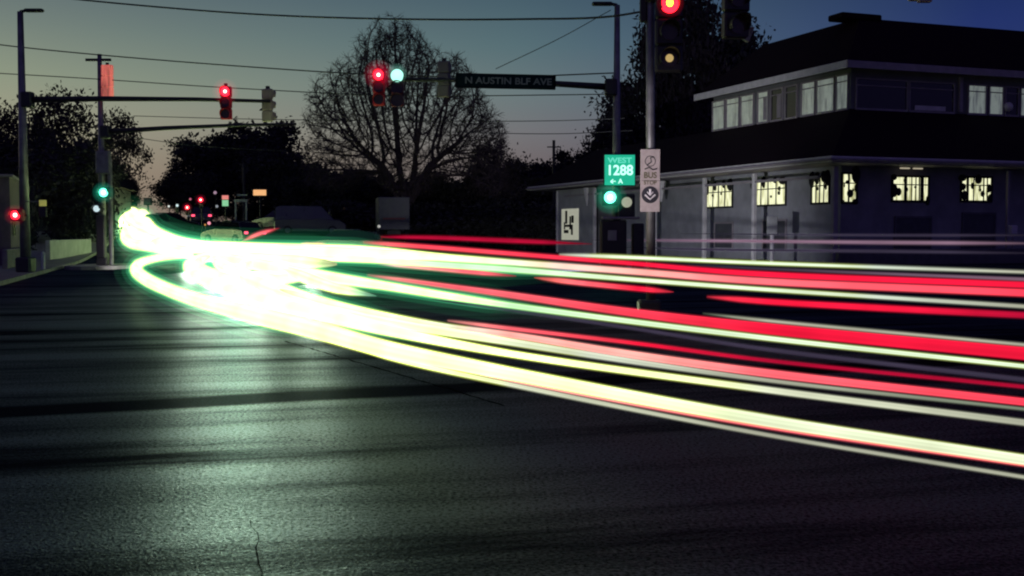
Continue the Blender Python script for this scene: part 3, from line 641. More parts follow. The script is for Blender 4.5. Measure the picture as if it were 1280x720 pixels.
# second mast arm behind
m2_ = mast('signal_mast', 129, 45, 70, 166, 372, 156, 'utility pole with a dark mast arm on a small island beside the bright trails', r0=.15)
MB().box((-.05, 0, zpx(77, 45) - .12), (1.0, .1, .1)).build('crossarm', M_dark, m2_)
MB().tube([(.35, -.05, .0), (.35, -.05, 4.2)], .09, 10).build('conduit', M_pole, m2_)
MB().box((.12, -.1, 4.1), (.55, .3, .9), bev=.04).build('junction_box', M_pole, m2_)
o = signal(at(138.5, 104, 44.6), R(180), 'tall salmon-red glowing signal back hanging right beside the utility pole', None, sec=.44, housing=lit_pane('glowing_salmon_housing', (.22, .035, .03), (.62, .12, .09), 1), lensr=.14)  # housing back emits salmon itself, though it is no lamp
# pedestrian heads at left
def ped(loc, rz, label, col, bulb, gcol, size=.4, bracket=None, gr=.34):
    o = empty('pedestrian_signal', loc, rz, label, 'pedestrian light', 'pedestrian lights on the posts')
    MB().box((0, .05, 0), (size, .26, size), bev=.04).build('housing', M_house, o)
    ln = MB().disc((0, -.09, 0), size * .36, (0, -1, 0), 18, .02).build('lens', col, o)
    MB().sphere((0, -.11, 0), size * .17, 12, 8, (1, .4, 1)).build('bulb', bulb, ln)
    q = MB(); k = 12
    for j in range(k + 1):
        a = math.pi * j / k
        for rr, yy in ((size * .44, -.08), (size * .44, -.26), (size * .42, -.26), (size * .42, -.08)): q.v.append((math.cos(a) * rr, yy, math.sin(a) * rr))
    for j in range(k):
        for e in range(4): q.f.append((j * 4 + e, j * 4 + (e + 1) % 4, (j + 1) * 4 + (e + 1) % 4, (j + 1) * 4 + e))
    q.build('visor', M_house, o)
    if bracket: MB().tube([(0, .1, 0), (bracket, .2, 0)], .03, 6).build('bracket', M_dark, o)
    if gcol: bloom_shell(o, (0, -.12, 0), gr, gcol)
    return o
M_gcore = mat('lit_green_core', (.1, .3, .2), .3, emit=(.45, 1, .8), es=5)
ped(at(22, 269, 36.6), 0, 'red pedestrian light left of the lamp post at the left edge', M_red, M_redcore, (.55, .01, .04), bracket=.25)
ped(at(132, 241, 44.4), 0, 'green light mounted low on the utility pole', M_green, M_gcore, (.02, .6, .36), size=.46, bracket=-.1, gr=.42)
o = ped(at(123, 261, 44.4), 0, 'small dark box with a white lamp below the green light on the utility pole', mat('white_lamp', (.3, .3, .3), .4, emit=(.7, .9, .95), es=.8), mat('white_lamp', (.3, .3, .3)), None, size=.36, bracket=.2)
MB().box((.1, .1, -1.1), (.34, .3, 1.7), bev=.04).build('control_box', M_house, o)
o = empty('yellow_sign', at(55, 254, 36.5), 0, 'tiny yellow sign on a bracket right of the left lamp post', 'sign')
MB().box((0, 0, 0), (.24, .03, .2), bev=.01).build('plate', mat('glowing_yellow_plate', (.55, .5, .12), .5, emit=(.5, .48, .12), es=.35), o); MB().tube([(-.62, .05, .05), (0, .03, .05)], .02, 6).build('bracket', M_pole, o); MB().box((0, .0, -.3), (.26, .1, .34), bev=.03).build('box', M_house, o)  # plate given a weak yellow emission of its own
# signal mast in the middle, arm pointing left
m3 = mast('signal_mast', 770, 34, 10, 111, 500, 101, 'tall grey lamp post whose mast arm carries the street name sign', lamp=-1, r0=.15, base_z=.0)
o = signal(at(475, 111, 33.6), 0, 'lit red signal at the free end of the middle mast arm', 0, housing=mat('painted_glow_housing', (.5, .01, .025))); bloom_shell(o, (0, -.1, .36), .45, (.7, .01, .06))
MB().tube([at(500, 101, 34), at(466, 99, 34)], .05, 8).build('arm_tip', M_dark, None); tip = bpy.data.objects['arm_tip']; tip.parent = m3; tip.location = -m3.location
o = signal(at(498, 112, 33.6), 0, 'signal with a pale turquoise top lamp beside the red one on the middle mast arm', 0, housing=mat('maroon_housing', (.10, .008, .02), .5), lit_m=mat('lit_turquoise', (.1, .3, .3), .3, emit=(.35, .85, .68), es=1.6), lensr=.19)
bloom_shell(o, (0, -.12, .42), .3, (.25, .75, .6))
signal(at(556, 101, 34.1), R(165), 'grey-brown signal seen from behind, left of the street name sign', None, housing=mat('taupe_housing', (.13, .11, .11), .6))
o = empty('street_name_sign', at(632, 103.5, 33.7), 0, 'long dark street name sign hanging on the middle mast arm', 'sign'); o.rotation_euler = (0, R(1.2), 0)
MB().box((0, 0, 0), (3.0, .06, .44), bev=.02).build('panel', mat('sign_navy', (.004, .008, .012), .9, spec=.1), o)
MB().box((0, -.036, 0), (2.86, .006, .36)).build('sign_face', mat('sign_teal', (.005, .014, .02), .9, spec=.1), o)
text_obj('lettering', 'N AUSTIN BLF AVE', .27, mat('sign_letters', (.16, .17, .19), .5), o, (.08, -.045, 0), sx=1.15)
# pole-mounted group on the middle mast: green illuminated sign + green light
o = empty('lit_green_sign', at(774, 213, 33.6), 0, 'bright green lit sign with white characters on the middle lamp post', 'sign')
MB().box((0, .04, 0), (.96, .12, .96), bev=.03).build('box', M_dark, o)
MB().box((0, -.03, 0), (.9, .03, .9)).build('sign_face', mat('lit_green_face', (.01, .3, .2), .5, 0, .1, 3, emit=(.015, .44, .26), es=1.0), o)
Mlt = mat('lit_white_letters', (.5, .5, .5), .5, emit=(.55, 1, .85), es=1.3)
text_obj('lettering', 'WEST', .22, mat('pale_green_letters', (.3, .5, .4), .5, emit=(.15, .8, .6), es=.9), o, (0, -.055, .28), sx=1.25); text_obj('number', '1288', .42, Mlt, o, (0, -.055, -.02), sx=.95); text_obj('lettering', '\u2190 A', .2, Mlt, o, (-.1, -.055, -.34))
ped(at(762, 247, 33.5), 0, 'green light below the bright green sign on the middle lamp post', M_green, M_gcore, (.03, .6, .34), size=.48, gr=.5)
o = empty('round_beacon', at(783, 253, 33.5), 0, 'round cream lamp right of the green light on the middle lamp post', 'lamp')
MB().disc((0, 0, 0), .155, (0, -1, 0), 20, .05).build('lens', mat('cream_lens', (.5, .5, .4), .5, emit=(.5, .5, .36), es=.6), o); MB().box((0, .1, -.1), (.5, .2, .7), bev=.04).build('housing', M_house, o)
o = empty('control_cabinet', ((779 - 640) / F * 33, 33, 0), 0, 'dark signal control cabinet at the foot of the middle lamp post', 'cabinet')
MB().box((-.3, 0, .9), (.75, .5, 1.8), bev=.04).build('cabinet', M_house, o); MB().box((.42, 0, .95), (.34, .4, 1.5), bev=.04).build('side_cabinet', M_dark, o); MB().box((-.35, -.27, 1.35), (.26, .03, .3), bev=.01).build('label_plate', M_trimd, o); MB().box((-.1, -.02, 1.86), (1.1, .56, .07), bev=.02).build('lid', M_trimd, o)

# nearest pole with signals and the bus sign
x = (812 - 640) / F * 20; H = 7.9
o = empty('signal_mast', (x, 20, 0), 0, 'nearest signal pole, cut by the top edge, carrying the tall sign', 'mast')
MB().tube([(.03, 0, 0), (.0, 0, 3.5), (-.03, 0, H)], [.085, .078, .07], 14).build('pole', M_pole, o, True)
MB().tube([(0, 0, 5.70), (1.45, -.1, 5.68), (2.1, -.3, 5.80), (3.8, -1.1, 5.9), (5.4, -1.8, 6.0)], .06, 10).build('arm', M_dark, o, True)
MB().box((0, 0, 5.68), (.26, .26, .36), bev=.03).build('arm_clamp', M_dark, o); MB().box((0, 0, .12), (.4, .4, .24), bev=.04).build('base', M_dark, o)
MB().box((-.14, 0, 5.4), (.12, .12, .5), bev=.02).build('bracket', M_dark, o)
o = signal(at(834, 43, 19.7), 0, 'nearest lit red signal hanging right of the nearest pole, amber at its heart', 0, sec=.465, lensr=.155)
for c in o.children:
    if c.name.startswith('lens') and c.children: c.children[0].data.materials[0] = M_amber; c.children[0].scale = (1.15, 1.15, 1.3); c.children[0].location = (0, .03, -.465 * .25)
MB().disc((0, -.11, -.465), .07, (0, -1, 0), 14, .01).build('lower_lamp', mat('dim_cream_lamp', (.4, .35, .2), .4, emit=(.6, .42, .15), es=.8), o)
bloom_shell(o, (0, -.15, .465), .24, (.75, .01, .02))
signal(at(917, 2, 19.7), R(12), 'nearest dark signal on the arm, right of the lit one, above an angular plate', None, sec=.465, lensr=.16)
o = empty('detector_plate', at(924, 47, 19.7), 0, 'angular mauve plate hanging below the nearest dark signal', 'plate')
MB().add([(-.25, 0, .12), (.22, -.05, .14), (.22, .1, .14), (.12, .1, -.12), (.12, -.05, -.12), (-.02, 0, -.02), (-.25, .12, .12), (-.02, .12, -.02)], [(0, 5, 4, 1), (1, 4, 3, 2), (6, 2, 3, 7), (0, 1, 2, 6), (0, 6, 7, 5), (5, 7, 3, 4)]).build('plate', mat('plate_mauve', (.12, .11, .15), .5), o)
MB().tube([(-.05, .05, .1), (-.08, .05, .4)], .03, 6).build('hanger', M_dark, o)
o = empty('traffic_camera', at(1142, 3, 17.6), 0, 'small pale camera at the top edge over the building roof', 'camera')
MB().box((0, 0, .06), (.3, .2, .15), bev=.03).build('body', mat('cam_pale', (.3, .25, .22), .5), o); MB().box((.08, -.05, -.03), (.2, .12, .05), bev=.01).build('shield', M_trimd, o); MB().tube([(0, 0, .1), (0, 0, .4)], .03, 6).build('hanger', M_dark, o)
# tall sign
o = empty('bus_stop_sign', at(812, 226, 19.85), 0, 'tall pale sign with a black disc at its foot, on the nearest pole', 'sign')
MB().box((0, 0, 0), (.345, .02, 1.1), bev=.004).build('panel', mat('sign_pink_white', (.34, .28, .28), .5, 0, .15, 8), o)
Mk = mat('sign_black', (.012, .01, .018), .5)
q = MB(); q.box((0, -.0125, .0), (.3, .004, .006)); 
for k in range(24):
    a, a2 = 2 * math.pi * k / 24, 2 * math.pi * (k + 1) / 24; q.tube([(.09 * math.cos(a), -.013, .34 + .09 * math.sin(a)), (.09 * math.cos(a2), -.013, .34 + .09 * math.sin(a2))], .007, 5)
q.tube([(-.06, -.013, .27), (.02, -.013, .33), (.0, -.013, .40), (.06, -.013, .42)], .012, 5); q.tube([(-.1, -.013, .2), (-.02, -.013, .23), (.05, -.013, .19), (.12, -.013, .21)], .011, 5); q.build('emblem', Mk, o)
text_obj('lettering', 'BUS', .15, mat('sign_olive', (.09, .08, .04), .5), o, (0, -.014, .09), sx=.9); text_obj('lettering', 'STOP', .1, mat('sign_olive', (.2, .18, .1)), o, (0, -.014, -.04), sx=.95)
dk = MB().disc((0, -.01, -.25), .15, (0, -1, 0), 28, .006).build('disc', Mk, o)
q = MB(); q.tube([(-.09, -.02, -.25), (0, -.02, -.33), (.09, -.02, -.25)], .016, 5); q.tube([(-.05, -.02, -.2), (0, -.02, -.26), (.05, -.02, -.2)], .012, 5); q.tube([(0, -.02, -.26), (0, -.02, -.15)], .02, 6); q.build('chevron', mat('sign_white', (.6, .55, .58), .5), dk)

# thin far pole
for px, Y, tp, lb in ((692, 100, 176, 'thin distant pole above the tip of the building roof'), (306, 100, 205, 'thin distant pole before the tallest dark tree')):
    x = (px - 640) / F * Y; o = empty('utility_pole', (x, Y, 0), 0, lb, 'pole', None); MB().tube([(0, 0, 0), (0, 0, zpx(tp, Y))], .13, 8).build('pole', M_dark, o); MB().box((0, 0, zpx(tp, Y) - .6), (1.2, .1, .1)).build('crossarm', M_dark, o)
# distant signals
for px, py, Y, c, lb in ((252.5, 250, 80, M_red, 'distant lit red light above the dark cars, the larger one'), (235.5, 259.5, 88, M_red, 'distant small red light left of the larger red one'), (223, 257, 96, mat('white_lamp', (.3, .3, .3)), 'distant white light left of the distant red ones')):
    x = (px - 640) / F * Y; gz = hgt(x, Y); z = zpx(py, Y) - gz; o = empty('distant_signal', (x, Y, gz), 0, lb, 'traffic light')
    MB().tube([(0, .1, 0), (0, .1, z)], .06, 8).build('post', M_dark, o); MB().box((0, 0, z - .2), (.3, .2, .8), bev=.03).build('housing', M_house, o); ln = MB().disc((0, -.11, z), .16 if c is M_red else .12, (0, -1, 0), 16, .02).build('lens', c, o)
    if c is M_red: MB().sphere((0, -.14, z), .07, 10, 6, (1, .4, 1)).build('bulb', M_redcore, ln); bloom_shell(o, (0, -.15, z), .4, (.4, .01, .05))

for k_, (px, py, Y, c_, rr, lb) in enumerate(((212, 258, 104, (.8, .85, .8), .10, 'tiny white street light farthest left of the distant red ones'), (270, 241, 96, (.35, .22, .3), .14, 'dim mauve street light above the salmon and green sign'), (239, 249, 92, (.45, .08, .15), .10, 'dim crimson lamp between the two distant red lights'), (262, 279, 84, (.9, .3, .4), .13, 'tiny pink lamp among the dark cars'), (257, 281, 88, (.5, .22, .05), .08, 'tiny amber lamp left of the tiny pink one'), (272, 258, 95, (.25, .27, .3), .12, 'dim grey lamp left of the salmon and green sign'), (236, 270, 95, (.25, .3, .36), .10, 'dim bluish lamp below the small distant red light'), (368, 259, 98, (.12, .12, .2), .12, 'dim blue lamp over the pale van'), (474, 283, 72, (.4, .4, .36), .10, 'small pale lamp at the foot of the box lorry'))):
    x = (px - 640) / F * Y; gz = hgt(x, Y); z = zpx(py, Y) - gz; o = empty('street_light', (x, Y, gz), 0, lb, 'street light'); MB().tube([(0, .1, 0), (0, .1, z)], .04, 6).build('post', M_dark, o)
    MB().sphere((0, 0, z), rr, 10, 8).build('globe', mat('globe_%d' % k_, (.2, .2, .2), .5, emit=c_, es=1), o)
# ------------------------------------------------------------------ wires
def wire(pts, Y0, Y1, label, r=.02, n=24):
    P = []; x0, x1 = pts[0][0], pts[-1][0]
    V = [at(px, py, Y0 + (Y1 - Y0) * (px - x0) / (x1 - x0)) for px, py in pts]
    c = catmull(V, [0] * len(V), 8)[0]; o = MB().tube(c, r, 6).build('overhead_wire', M_wire); return tag(o, label, 'wire', 'overhead wires over the junction')
def catmull(P, A, n):
    P = [Vector(p) for p in P]; A = [np.array(a, float) for a in A]
    P = [P[0] * 2 - P[1]] + P + [P[-1] * 2 - P[-2]]; A = [A[0]] + A + [A[-1]]; o, oa = [], []
    for i in range(1, len(P) - 2):
        for k in range(n):
            t = k / n; p0, p1, p2, p3 = P[i - 1:i + 3]; L01 = max((p1 - p0).length, 1e-6); L12 = max((p2 - p1).length, 1e-6); L23 = max((p3 - p2).length, 1e-6)
            m1 = ((p1 - p0) / L01 + (p2 - p1) / L12) / 2 * L12; m2 = ((p2 - p1) / L12 + (p3 - p2) / L23) / 2 * L12   # tangents scaled to the span
            o.append(p1 * (2 * t ** 3 - 3 * t * t + 1) + m1 * (t ** 3 - 2 * t * t + t) + p2 * (-2 * t ** 3 + 3 * t * t) + m2 * (t ** 3 - t * t)); oa.append(A[i] * (1 - t) + A[i + 1] * t)
    o.append(P[-2]); oa.append(A[-2]); return o, oa
wire([(-120, -26), (40, -4), (200, 12), (340, 22), (500, 27), (660, 27), (760, 24), (812, 16)], 30, 20, 'topmost wire sagging across the whole sky to the nearest pole', .019)
wire([(-60, 50), (28, 61), (130, 71), (320, 86), (470, 95), (620, 98), (770, 93)], 44, 38, 'second wire from the top, passing the tip of the utility pole', .022)
wire([(-60, 90), (100, 99), (300, 112), (500, 121), (700, 120), (770, 119)], 46, 40, 'third wire, just above the left mast arm', .018)
wire([(170, 146), (320, 150), (500, 152), (690, 152), (780, 149)], 60, 50, 'wire passing level with the foot of the left signal heads', .018)
wire([(560, 166), (700, 168), (790, 164)], 60, 55, 'lowest wire between the bare tree and the tall lamp post', .02)
wire([(620, 88), (700, 50), (762, 16)], 38, 34.2, 'steep wire rising to the top of the tall lamp post', .013)
wire([(140, 168), (240, 182), (360, 190)], 70, 62, 'faint low wire over the bright end of the trails', .02)

# ------------------------------------------------------------------ light trails: glowing lines at lamp height along the lanes
def trail_mat(name, add, sample):
    m = bpy.data.materials.new(name); m.use_nodes = True; t = m.node_tree; t.nodes.clear()
    o = t.nodes.new('ShaderNodeOutputMaterial'); e = t.nodes.new('ShaderNodeEmission'); a = t.nodes.new('ShaderNodeVertexColor'); a.layer_name = 'light'
    t.links.new(a.outputs['Color'], e.inputs[0]); e.inputs[1].default_value = 1; last = e
    if add:
        tr = t.nodes.new('ShaderNodeBsdfTransparent'); ad = t.nodes.new('ShaderNodeAddShader'); t.links.new(e.outputs[0], ad.inputs[0]); t.links.new(tr.outputs[0], ad.inputs[1]); last = ad
    t.links.new(last.outputs[0], o.inputs['Surface'])
    if not sample: m.cycles.emission_sampling = 'NONE'
    return m
M_trail = trail_mat('trail_light', False, True); M_shell = trail_mat('trail_shell', True, False)
def colour(o, a, n, f):
    ca = o.data.color_attributes.new('light', 'FLOAT_COLOR', 'POINT'); v = []
    for i, x in enumerate(a):
        for k in range(n): v += list(f(i, k, x)) + [1]
    ca.data.foreach_set('color', v)
K = {'c': (1.5, 1.75, .82), 'w': (.76, .92, .76), 'g': (.36, .37, .28), 'd': (.035, .033, .05), 'r': (.88, .010, .045), 'R': (1.0, .05, .09), 'p': (1.0, .14, .17), 'P': (1.1, .42, .36), 'o': (1.0, .2, .14), 't': (.30, .95, .60), 'T': (.62, .95, .62), 'm': (.20, .12, .17), 'n': (.035, .028, .05), 'y': (.78, .86, .68), 'x': (.40, .004, .03), 'W': (.66, .70, .50), 'G': (.16, .2, .14)}
def trail(pts, z, label, halo=0, cat='light trail', near=True, ext=True):
    P, A = [], []
    for p in pts:
        px, py, th, k = p[:4]
        Y = p[4] if len(p) > 4 else (EYE - z) * F / (py - HZ)
        P.append(at(px, py, Y)); A.append((max((th if th > 11 else th * .82) * .5 * Y / F, .003),) + K[k])
    if ext and P[0].y > -6:                                # the near end runs on past the camera's right
        d = (P[0] - P[1]); d.z *= 0; d.normalize(); P.insert(0, P[0] + d * 14); A.insert(0, A[0])
    C, a = catmull(P, A, 10)
    m_ = len(C)                                            # free ends taper off and fade
    for i in range(m_):
        e = 1.0 if ext and i < m_ / 2 else min(1, ((i if i < m_ / 2 else m_ - 1 - i) + .35) / 6)
        a[i] = np.array((a[i][0] * e ** .5,) + tuple(a[i][1:] * (.25 + .75 * e if e < 1 else 1)))
    n = 16; rg = random.Random(len(label) * 7 + int(pts[0][1])); strand = [rg.uniform(.72, 1.15) for _ in range(n)]; ph = rg.uniform(0, 6)
    root = empty('light_trail', C[len(C) // 2], 0, label, cat, 'light trails over the carriageway')
    o = MB().tube(C, [x[0] for x in a], n).build('trail_core', M_trail, root, True); o.location = -root.location
    colour(o, a, n, lambda i, k, x: [c * strand[k] * (1 + .10 * math.sin(i * .9 + ph) + .06 * math.sin(i * 2.3)) for c in x[1:4]])
    def shell(px_, f, green, i0=0):  # soft edges and green halation put in as glowing shells around the core
        hC, ha = C[i0:], a[i0:]; m = len(hC); hr = []
        for i, (c, x) in enumerate(zip(hC, ha)):
            e = min(1, i / 8 + (0 if i0 else 1)); hr.append(x[0] + (.15 + .85 * e) * px_ * max(c.y, 1.5) / F)
        h = MB().tube(hC, hr, 12).build('bloom_shell', M_shell, root, True); h.location = -root.location
        ends = lambda i: min(1, i / 10 if i0 else 1, (m - 1 - i) / 6 if (i0 or not ext) else 1, 1 if (ext and not i0) else (i / 6 if not i0 else 1))
        if green: colour(h, ha, 12, lambda i, k, x: [f * ends(i) * c for c in (.08, .70, .30)])
        else: colour(h, ha, 12, lambda i, k, x: [f * ends(i) * c for c in (x[1], x[2], x[3] * (.38 if x[2] > .7 else 1))])
    shell(1.1, .22, False); shell(2.4, .05, False)
    if halo:
        i0 = next((i for i, c in enumerate(C) if c.y > halo), None)
        if i0 is not None and i0 < len(C) - 3:
            for d_, f_ in ((3, .20), (6, .10), (11, .035), (20, .012)): shell(d_, f_, True, max(i0, 1))
    return root
ZH, ZT = .65, .85
trail([(1280, 576, 12, 'y'), (960, 527, 14, 'y'), (640, 468, 15, 'c'), (480, 436, 20, 'c'), (400, 414, 22, 'c'), (320, 394, 22, 'c'), (250, 376, 16, 'c'), (205, 360, 14, 'c'), (178, 346, 14, 'c'), (170, 336, 13, 'c'), (182, 326, 10, 'c'), (215, 320, 8, 'c'), (260, 317, 7, 'c')], ZH, 'lowest broad cream trail, sweeping from the right edge round the far left hairpin', 9)
trail([(1280, 583, 2, 'p'), (960, 536, 2, 'p'), (640, 477, 2, 'P'), (560, 459, 2, 'y')], .6, 'hair-thin pink line along the lower edge of the lowest cream trail')
trail([(1280, 598, 4, 'g'), (960, 545, 4, 'g'), (640, 482, 5, 'W'), (520, 456, 6, 'c'), (440, 434, 7, 'c')], .55, 'thin grey-green trail right below the lowest cream one')
trail([(1280, 529, 8, 'g'), (960, 488, 8, 'W'), (640, 443, 9, 'c'), (480, 412, 13, 'c'), (400, 393, 16, 'c'), (330, 376, 17, 'c'), (280, 360, 15, 'c'), (248, 346, 13, 'c'), (236, 335, 12, 'c'), (240, 327, 9, 'c'), (280, 320, 8, 'c')], ZH, 'second cream trail from below, turning at the inner hairpin', 8)
trail([(1280, 512, 3, 'G'), (960, 476, 4, 'g'), (640, 428, 10, 'y'), (480, 400, 14, 'c'), (400, 380, 16, 'c'), (340, 360, 18, 'c'), (300, 344, 14, 'c'), (276, 332, 12, 'c'), (268, 325, 9, 'c')], .66, 'soft grey trail growing to broad cream, above the second cream one', 9)
trail([(1280, 503, 10, 'R'), (960, 467, 11, 'p'), (800, 445, 10, 'P'), (640, 419, 8, 'P'), (560, 408, 6, 'y'), (480, 394, 8, 'c'), (400, 376, 10, 'c'), (350, 362, 8, 'c')], .72, 'lowest red trail, fading through pink to cream')
trail([(1280, 484, 4, 'x'), (960, 451, 4, 'x'), (800, 430, 4, 'r'), (640, 411, 4, 'p'), (560, 401, 3, 'P')], .84, 'thin crimson line above the lowest red trail')
trail([(1280, 475, 6, 'n'), (960, 437, 5, 'n'), (800, 412, 4, 'n'), (640, 388, 4, 'd'), (540, 374, 3, 'n')], .6, 'faint violet-grey line under the bright white trail')
trail([(1280, 458, 5, 'w'), (960, 423, 6, 'w'), (640, 382, 7, 'T'), (560, 370, 9, 'c'), (480, 357, 11, 'c'), (400, 345, 14, 'c'), (340, 334, 16, 'c'), (290, 324, 14, 'c'), (240, 315, 13, 'c')], ZH, 'straight white trail in the middle of the fan, under the widest red one', 10)
trail([(1280, 442, 15, 'r'), (960, 411, 13, 'r'), (800, 392, 11, 'R'), (640, 369, 8, 'p'), (540, 355, 5, 'p'), (460, 344, 3, 'P')], .8, 'widest deep red trail in the middle of the fan')
trail([(1280, 431, 3, 'g'), (960, 401, 3, 'g'), (880, 392, 1.5, 'G')], .82, 'thin grey line along the upper edge of the widest red trail')
trail([(1280, 394, 8, 'x'), (1100, 385, 8, 'r'), (960, 377, 7, 'r'), (885, 371, 5, 'R')], .85, 'crimson dash, right piece of the broken red line')
trail([(842, 365, 5, 'R'), (800, 361, 6, 'r'), (730, 354, 6, 'p'), (668, 347, 6, 'o')], .85, 'coral dash, middle piece of the broken red line', ext=False)
trail([(645, 345, 5, 'p'), (580, 339, 5, 'p'), (520, 334, 3, 'P'), (470, 330, 2, 'y')], .85, 'pink dash, left piece of the broken red line', ext=False)
trail([(1280, 383, 4, 'g'), (960, 362, 4.5, 'w'), (800, 350, 5, 'w'), (640, 337, 7, 'T'), (540, 330, 7, 'T'), (460, 324, 9, 'c'), (380, 319, 12, 'c'), (300, 316, 14, 'c'), (240, 309, 16, 'c', 44), (190, 303, 20, 'c', 52)], ZH, 'thin white trail under the upper red one, running on to the far bright end', 20)
trail([(1280, 366, 10, 'R'), (960, 352, 9, 'p'), (800, 340, 8, 'P'), (640, 328, 8, 'y', 24.5), (540, 321, 10, 'c'), (460, 317, 13, 'c'), (380, 314, 15, 'c'), (300, 311, 15, 'c', 52), (240, 309, 16, 'c', 56)], .8, 'salmon trail brightening to broad cream toward the left')
trail([(1280, 356, 8, 'r'), (960, 343, 7, 'r'), (800, 330, 5, 'r'), (640, 317, 5, 'R'), (540, 309, 5, 'R'), (455, 303, 5, 'p')], 1.0, 'upper red line that begins alone left of the building')
trail([(1280, 340, 3, 'g'), (960, 329, 4, 'w'), (820, 323, 4, 'w'), (700, 318, 5, 'y')], 1.02, 'topmost white line, beginning at the foot of the end wall')
trail([(1280, 349, 3, 'm'), (960, 336, 2, 'n'), (860, 331, 1, 'n')], .7, 'dim mauve line just below the topmost white line')
trail([(740, 305, 3, 'x', 47), (640, 301, 5, 'x', 50), (540, 297, 4, 'x', 54), (460, 296, 2, 'x', 58)], 1, 'highest dark red line crossing the dark bushes', ext=False)
trail([(1330, 304.5, 4, 'm', 38), (1100, 303, 4, 'm', 42), (900, 301, 3, 'm', 45), (740, 300, 2, 'n', 48)], 1, 'highest dim mauve line in front of the porch', ext=False)
trail([(1330, 317, 2.5, 'n', 38), (1100, 314, 3, 'n', 42), (900, 312, 3, 'n', 45), (780, 309, 2, 'd', 47)], 1, 'second dim mauve line in front of the porch, close above the white one', ext=False)
trail([(1330, 294, 2.5, 'n', 38), (1100, 294, 2, 'n', 42), (850, 292, 1.5, 'd', 46)], 1, 'faintest violet line high in front of the porch', ext=False)
# the bundle coming down the far street
def B(l, lb, halo=20): return trail(l, 1, lb, halo, ext=False)
B([(560, 318, 5, 'c', 34), (440, 313, 12, 'c', 38), (330, 311, 12, 'c', 43), (250, 307, 12, 'c', 50), (205, 296, 14, 'c', 62), (184, 282, 16, 'c', 78), (178, 265, 22, 'c', 100)], 'upper cream trail of the bundle coming down the far street, top at the dark trees')
B([(500, 316, 8, 'c', 37), (380, 318, 14, 'c', 37), (280, 316, 16, 'c', 40), (215, 308, 18, 'c', 50), (180, 296, 20, 'c', 64), (162, 284, 20, 'c', 80), (155, 264, 22, 'c', 102)], 'outer cream trail of the far bundle, forming its straight left edge')
B([(300, 322, 12, 'c', 36), (230, 314, 14, 'c', 43), (190, 308, 12, 'c', 50), (164, 303, 12, 'c', 58), (158, 290, 14, 'c', 74), (155, 274, 10, 'c', 94)], 'short cream trail at the lower left corner of the far bundle')
B([(420, 330, 14, 'c', 29), (360, 326, 16, 'c', 31), (300, 322, 16, 'c', 34), (240, 318, 10, 'c', 40)], 'broad cream trail filling the bright crossing, upper of the short ones')
B([(400, 342, 10, 'c', 24), (340, 350, 14, 'c', 21), (300, 352, 16, 'c', 19.5), (262, 342, 14, 'c', 21.5), (248, 328, 12, 'c', 27), (262, 320, 8, 'c', 34)], 'innermost cream loop left of the crossing')
B([(420, 385, 10, 'c', 12.6), (360, 366, 16, 'c', 15.5), (320, 352, 16, 'c', 18.5), (304, 336, 12, 'c', 24), (318, 326, 10, 'c', 30)], 'second short cream loop beside the innermost one')
B([(470, 370, 6, 't', 15), (420, 360, 12, 'c', 17), (380, 346, 14, 'c', 20), (350, 334, 10, 'c', 25), (340, 326, 8, 'c', 30)], 'short cream streak with a green fringe at the heart of the crossing')
trail([(350, 285, 3, 'x', 60), (325, 292, 4, 'p', 57), (302, 302, 3, 'p', 53)], 1, 'short slanting pink streak above the cream bundle', ext=False)
trail([(408, 304, 3, 'p', 44), (390, 305.5, 3, 'R', 44), (376, 304, 3, 'P', 44)], 1, 'tiny coral streak on the upper edge of the cream bundle', ext=False)

B([(260, 312, 10, 'c', 46), (205, 302, 16, 'c', 56), (178, 290, 20, 'c', 70), (166, 275, 20, 'c', 88), (167, 264, 22, 'c', 104)], 'middle cream trail of the far bundle, between the outer and the upper one', 0)
# spots standing in for oncoming headlamps, then added fill for sign, porch and wall
def headlamp(px, py, Y, power, label, aim, cone=70, size=.2, col=(.88, 1, .62)):  # spot lamp, used for headlamps and for added fill
    p = at(px, py, Y); L_ = bpy.data.lights.new('headlamp', 'SPOT'); L_.energy = power; L_.shadow_soft_size = size; L_.spot_size = R(cone); L_.spot_blend = .9; L_.color = col
    o = bpy.data.objects.new('headlamp', L_); COL.objects.link(o); o.location = p
    o.rotation_euler = (Vector(aim) - p).to_track_quat('-Z', 'Y').to_euler(); return tag(o, label, 'headlamp', 'headlamps of the oncoming traffic')
LC = (.84, 1.0, .60)
headlamp(238, 322, 42, 18900, 'headlamp glare low in the inner hairpin of the trails', (-1.5, 3, 1.0), 30, .2, LC)
headlamp(262, 325, 42, 29700, 'headlamp glare low under the left part of the cream patch', (-1.1, 3, 1.0), 30, .2, LC)
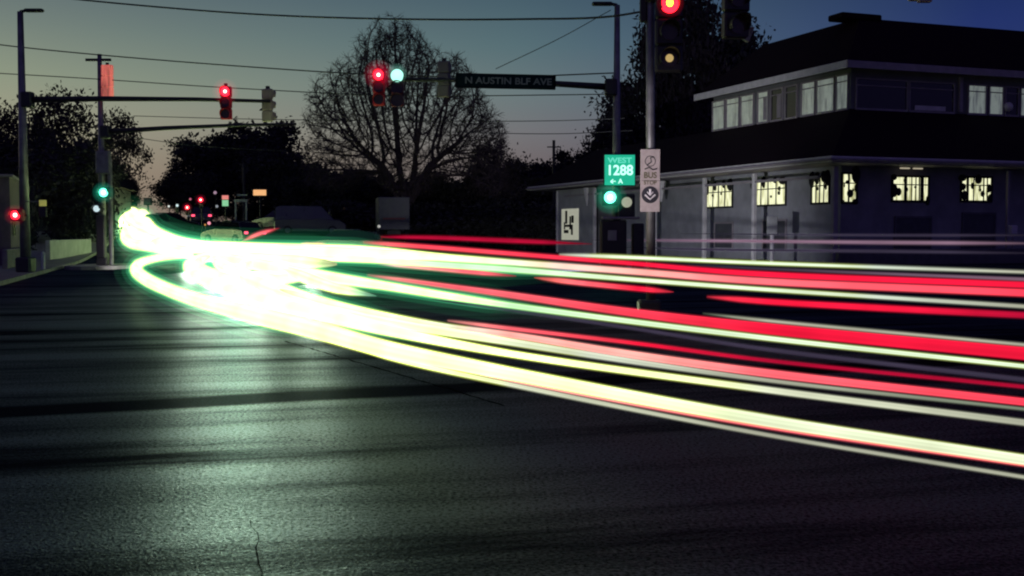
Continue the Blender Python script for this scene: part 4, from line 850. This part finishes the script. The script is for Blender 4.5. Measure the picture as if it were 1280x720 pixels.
headlamp(318, 325, 42, 35100, 'headlamp glare low under the green hollow of the bundle', (-.8, 3, 1.0), 30, .2, LC)
headlamp(390, 325, 42, 21600, 'headlamp glare low under the right part of the cream patch', (-.2, 3, 1.0), 30, .2, LC)
headlamp(292, 337, 30, 7000, 'added green spot brightening the road, nearest, at the middle of the cream patch', (-1.2, 4, 1.0), 34, .2, (.62, 1, .56))  # green fill added to lift the glow on the road
headlamp(540, 344, 15, 1600, 'added spot brightening the tall sign on the nearest pole', (2.6, 20, 2.75), 30, .12, (1, .93, .95))  # fill added to brighten the sign, no headlamp stands here
headlamp(700, 319.5, 40, 8500, 'added spot brightening the building porch', (8.5, 68, 3.0), 70, .12, (.93, .95, 1))  # fill added to brighten the porch walls and posts
headlamp(172, 318, 42, 300, 'added spot brightening the white wall on the left', (-24, 54, .6), 60, .2, (1, .93, .95))  # fill added for the left pavement and its wall

# ------------------------------------------------------------------ cracks in the asphalt
M_crack = mat('tar_crack', (.003, .003, .004), .95, spec=0)
def crack(pts, wd, seed):
    rg = random.Random(seed); G = []
    for (px, py) in pts: Y = EYE * F / (py - HZ); G.append(Vector(((px - 640) / F * Y, Y, .004)))
    P = []
    for a_, b_ in zip(G[:-1], G[1:]):
        k = max(3, int((b_ - a_).length / .12))
        for i in range(k):
            p = a_.lerp(b_, i / k); nn = (b_ - a_).normalized().cross(Vector((0, 0, 1))); P.append(p + nn * rg.uniform(-1, 1) * .014)
    q = MB()
    for i, p in enumerate(P):
        d = (P[min(i + 1, len(P) - 1)] - P[max(i - 1, 0)]).normalized().cross(Vector((0, 0, 1))); w_ = wd * rg.uniform(.4, 1.2); q.v += [tuple(p - d * w_), tuple(p + d * w_)]
    q.f = [(2 * i, 2 * i + 1, 2 * i + 3, 2 * i + 2) for i in range(len(P) - 1)]
    tag(q.build('road_crack', M_crack), kind='structure')
crack([(355, 427), (420, 446), (500, 470), (560, 487), (640, 512)], .018, 1)
crack([(312, 655), (318, 690), (326, 760)], .003, 2)
crack([(250, 560), (330, 548), (420, 556)], .006, 4)
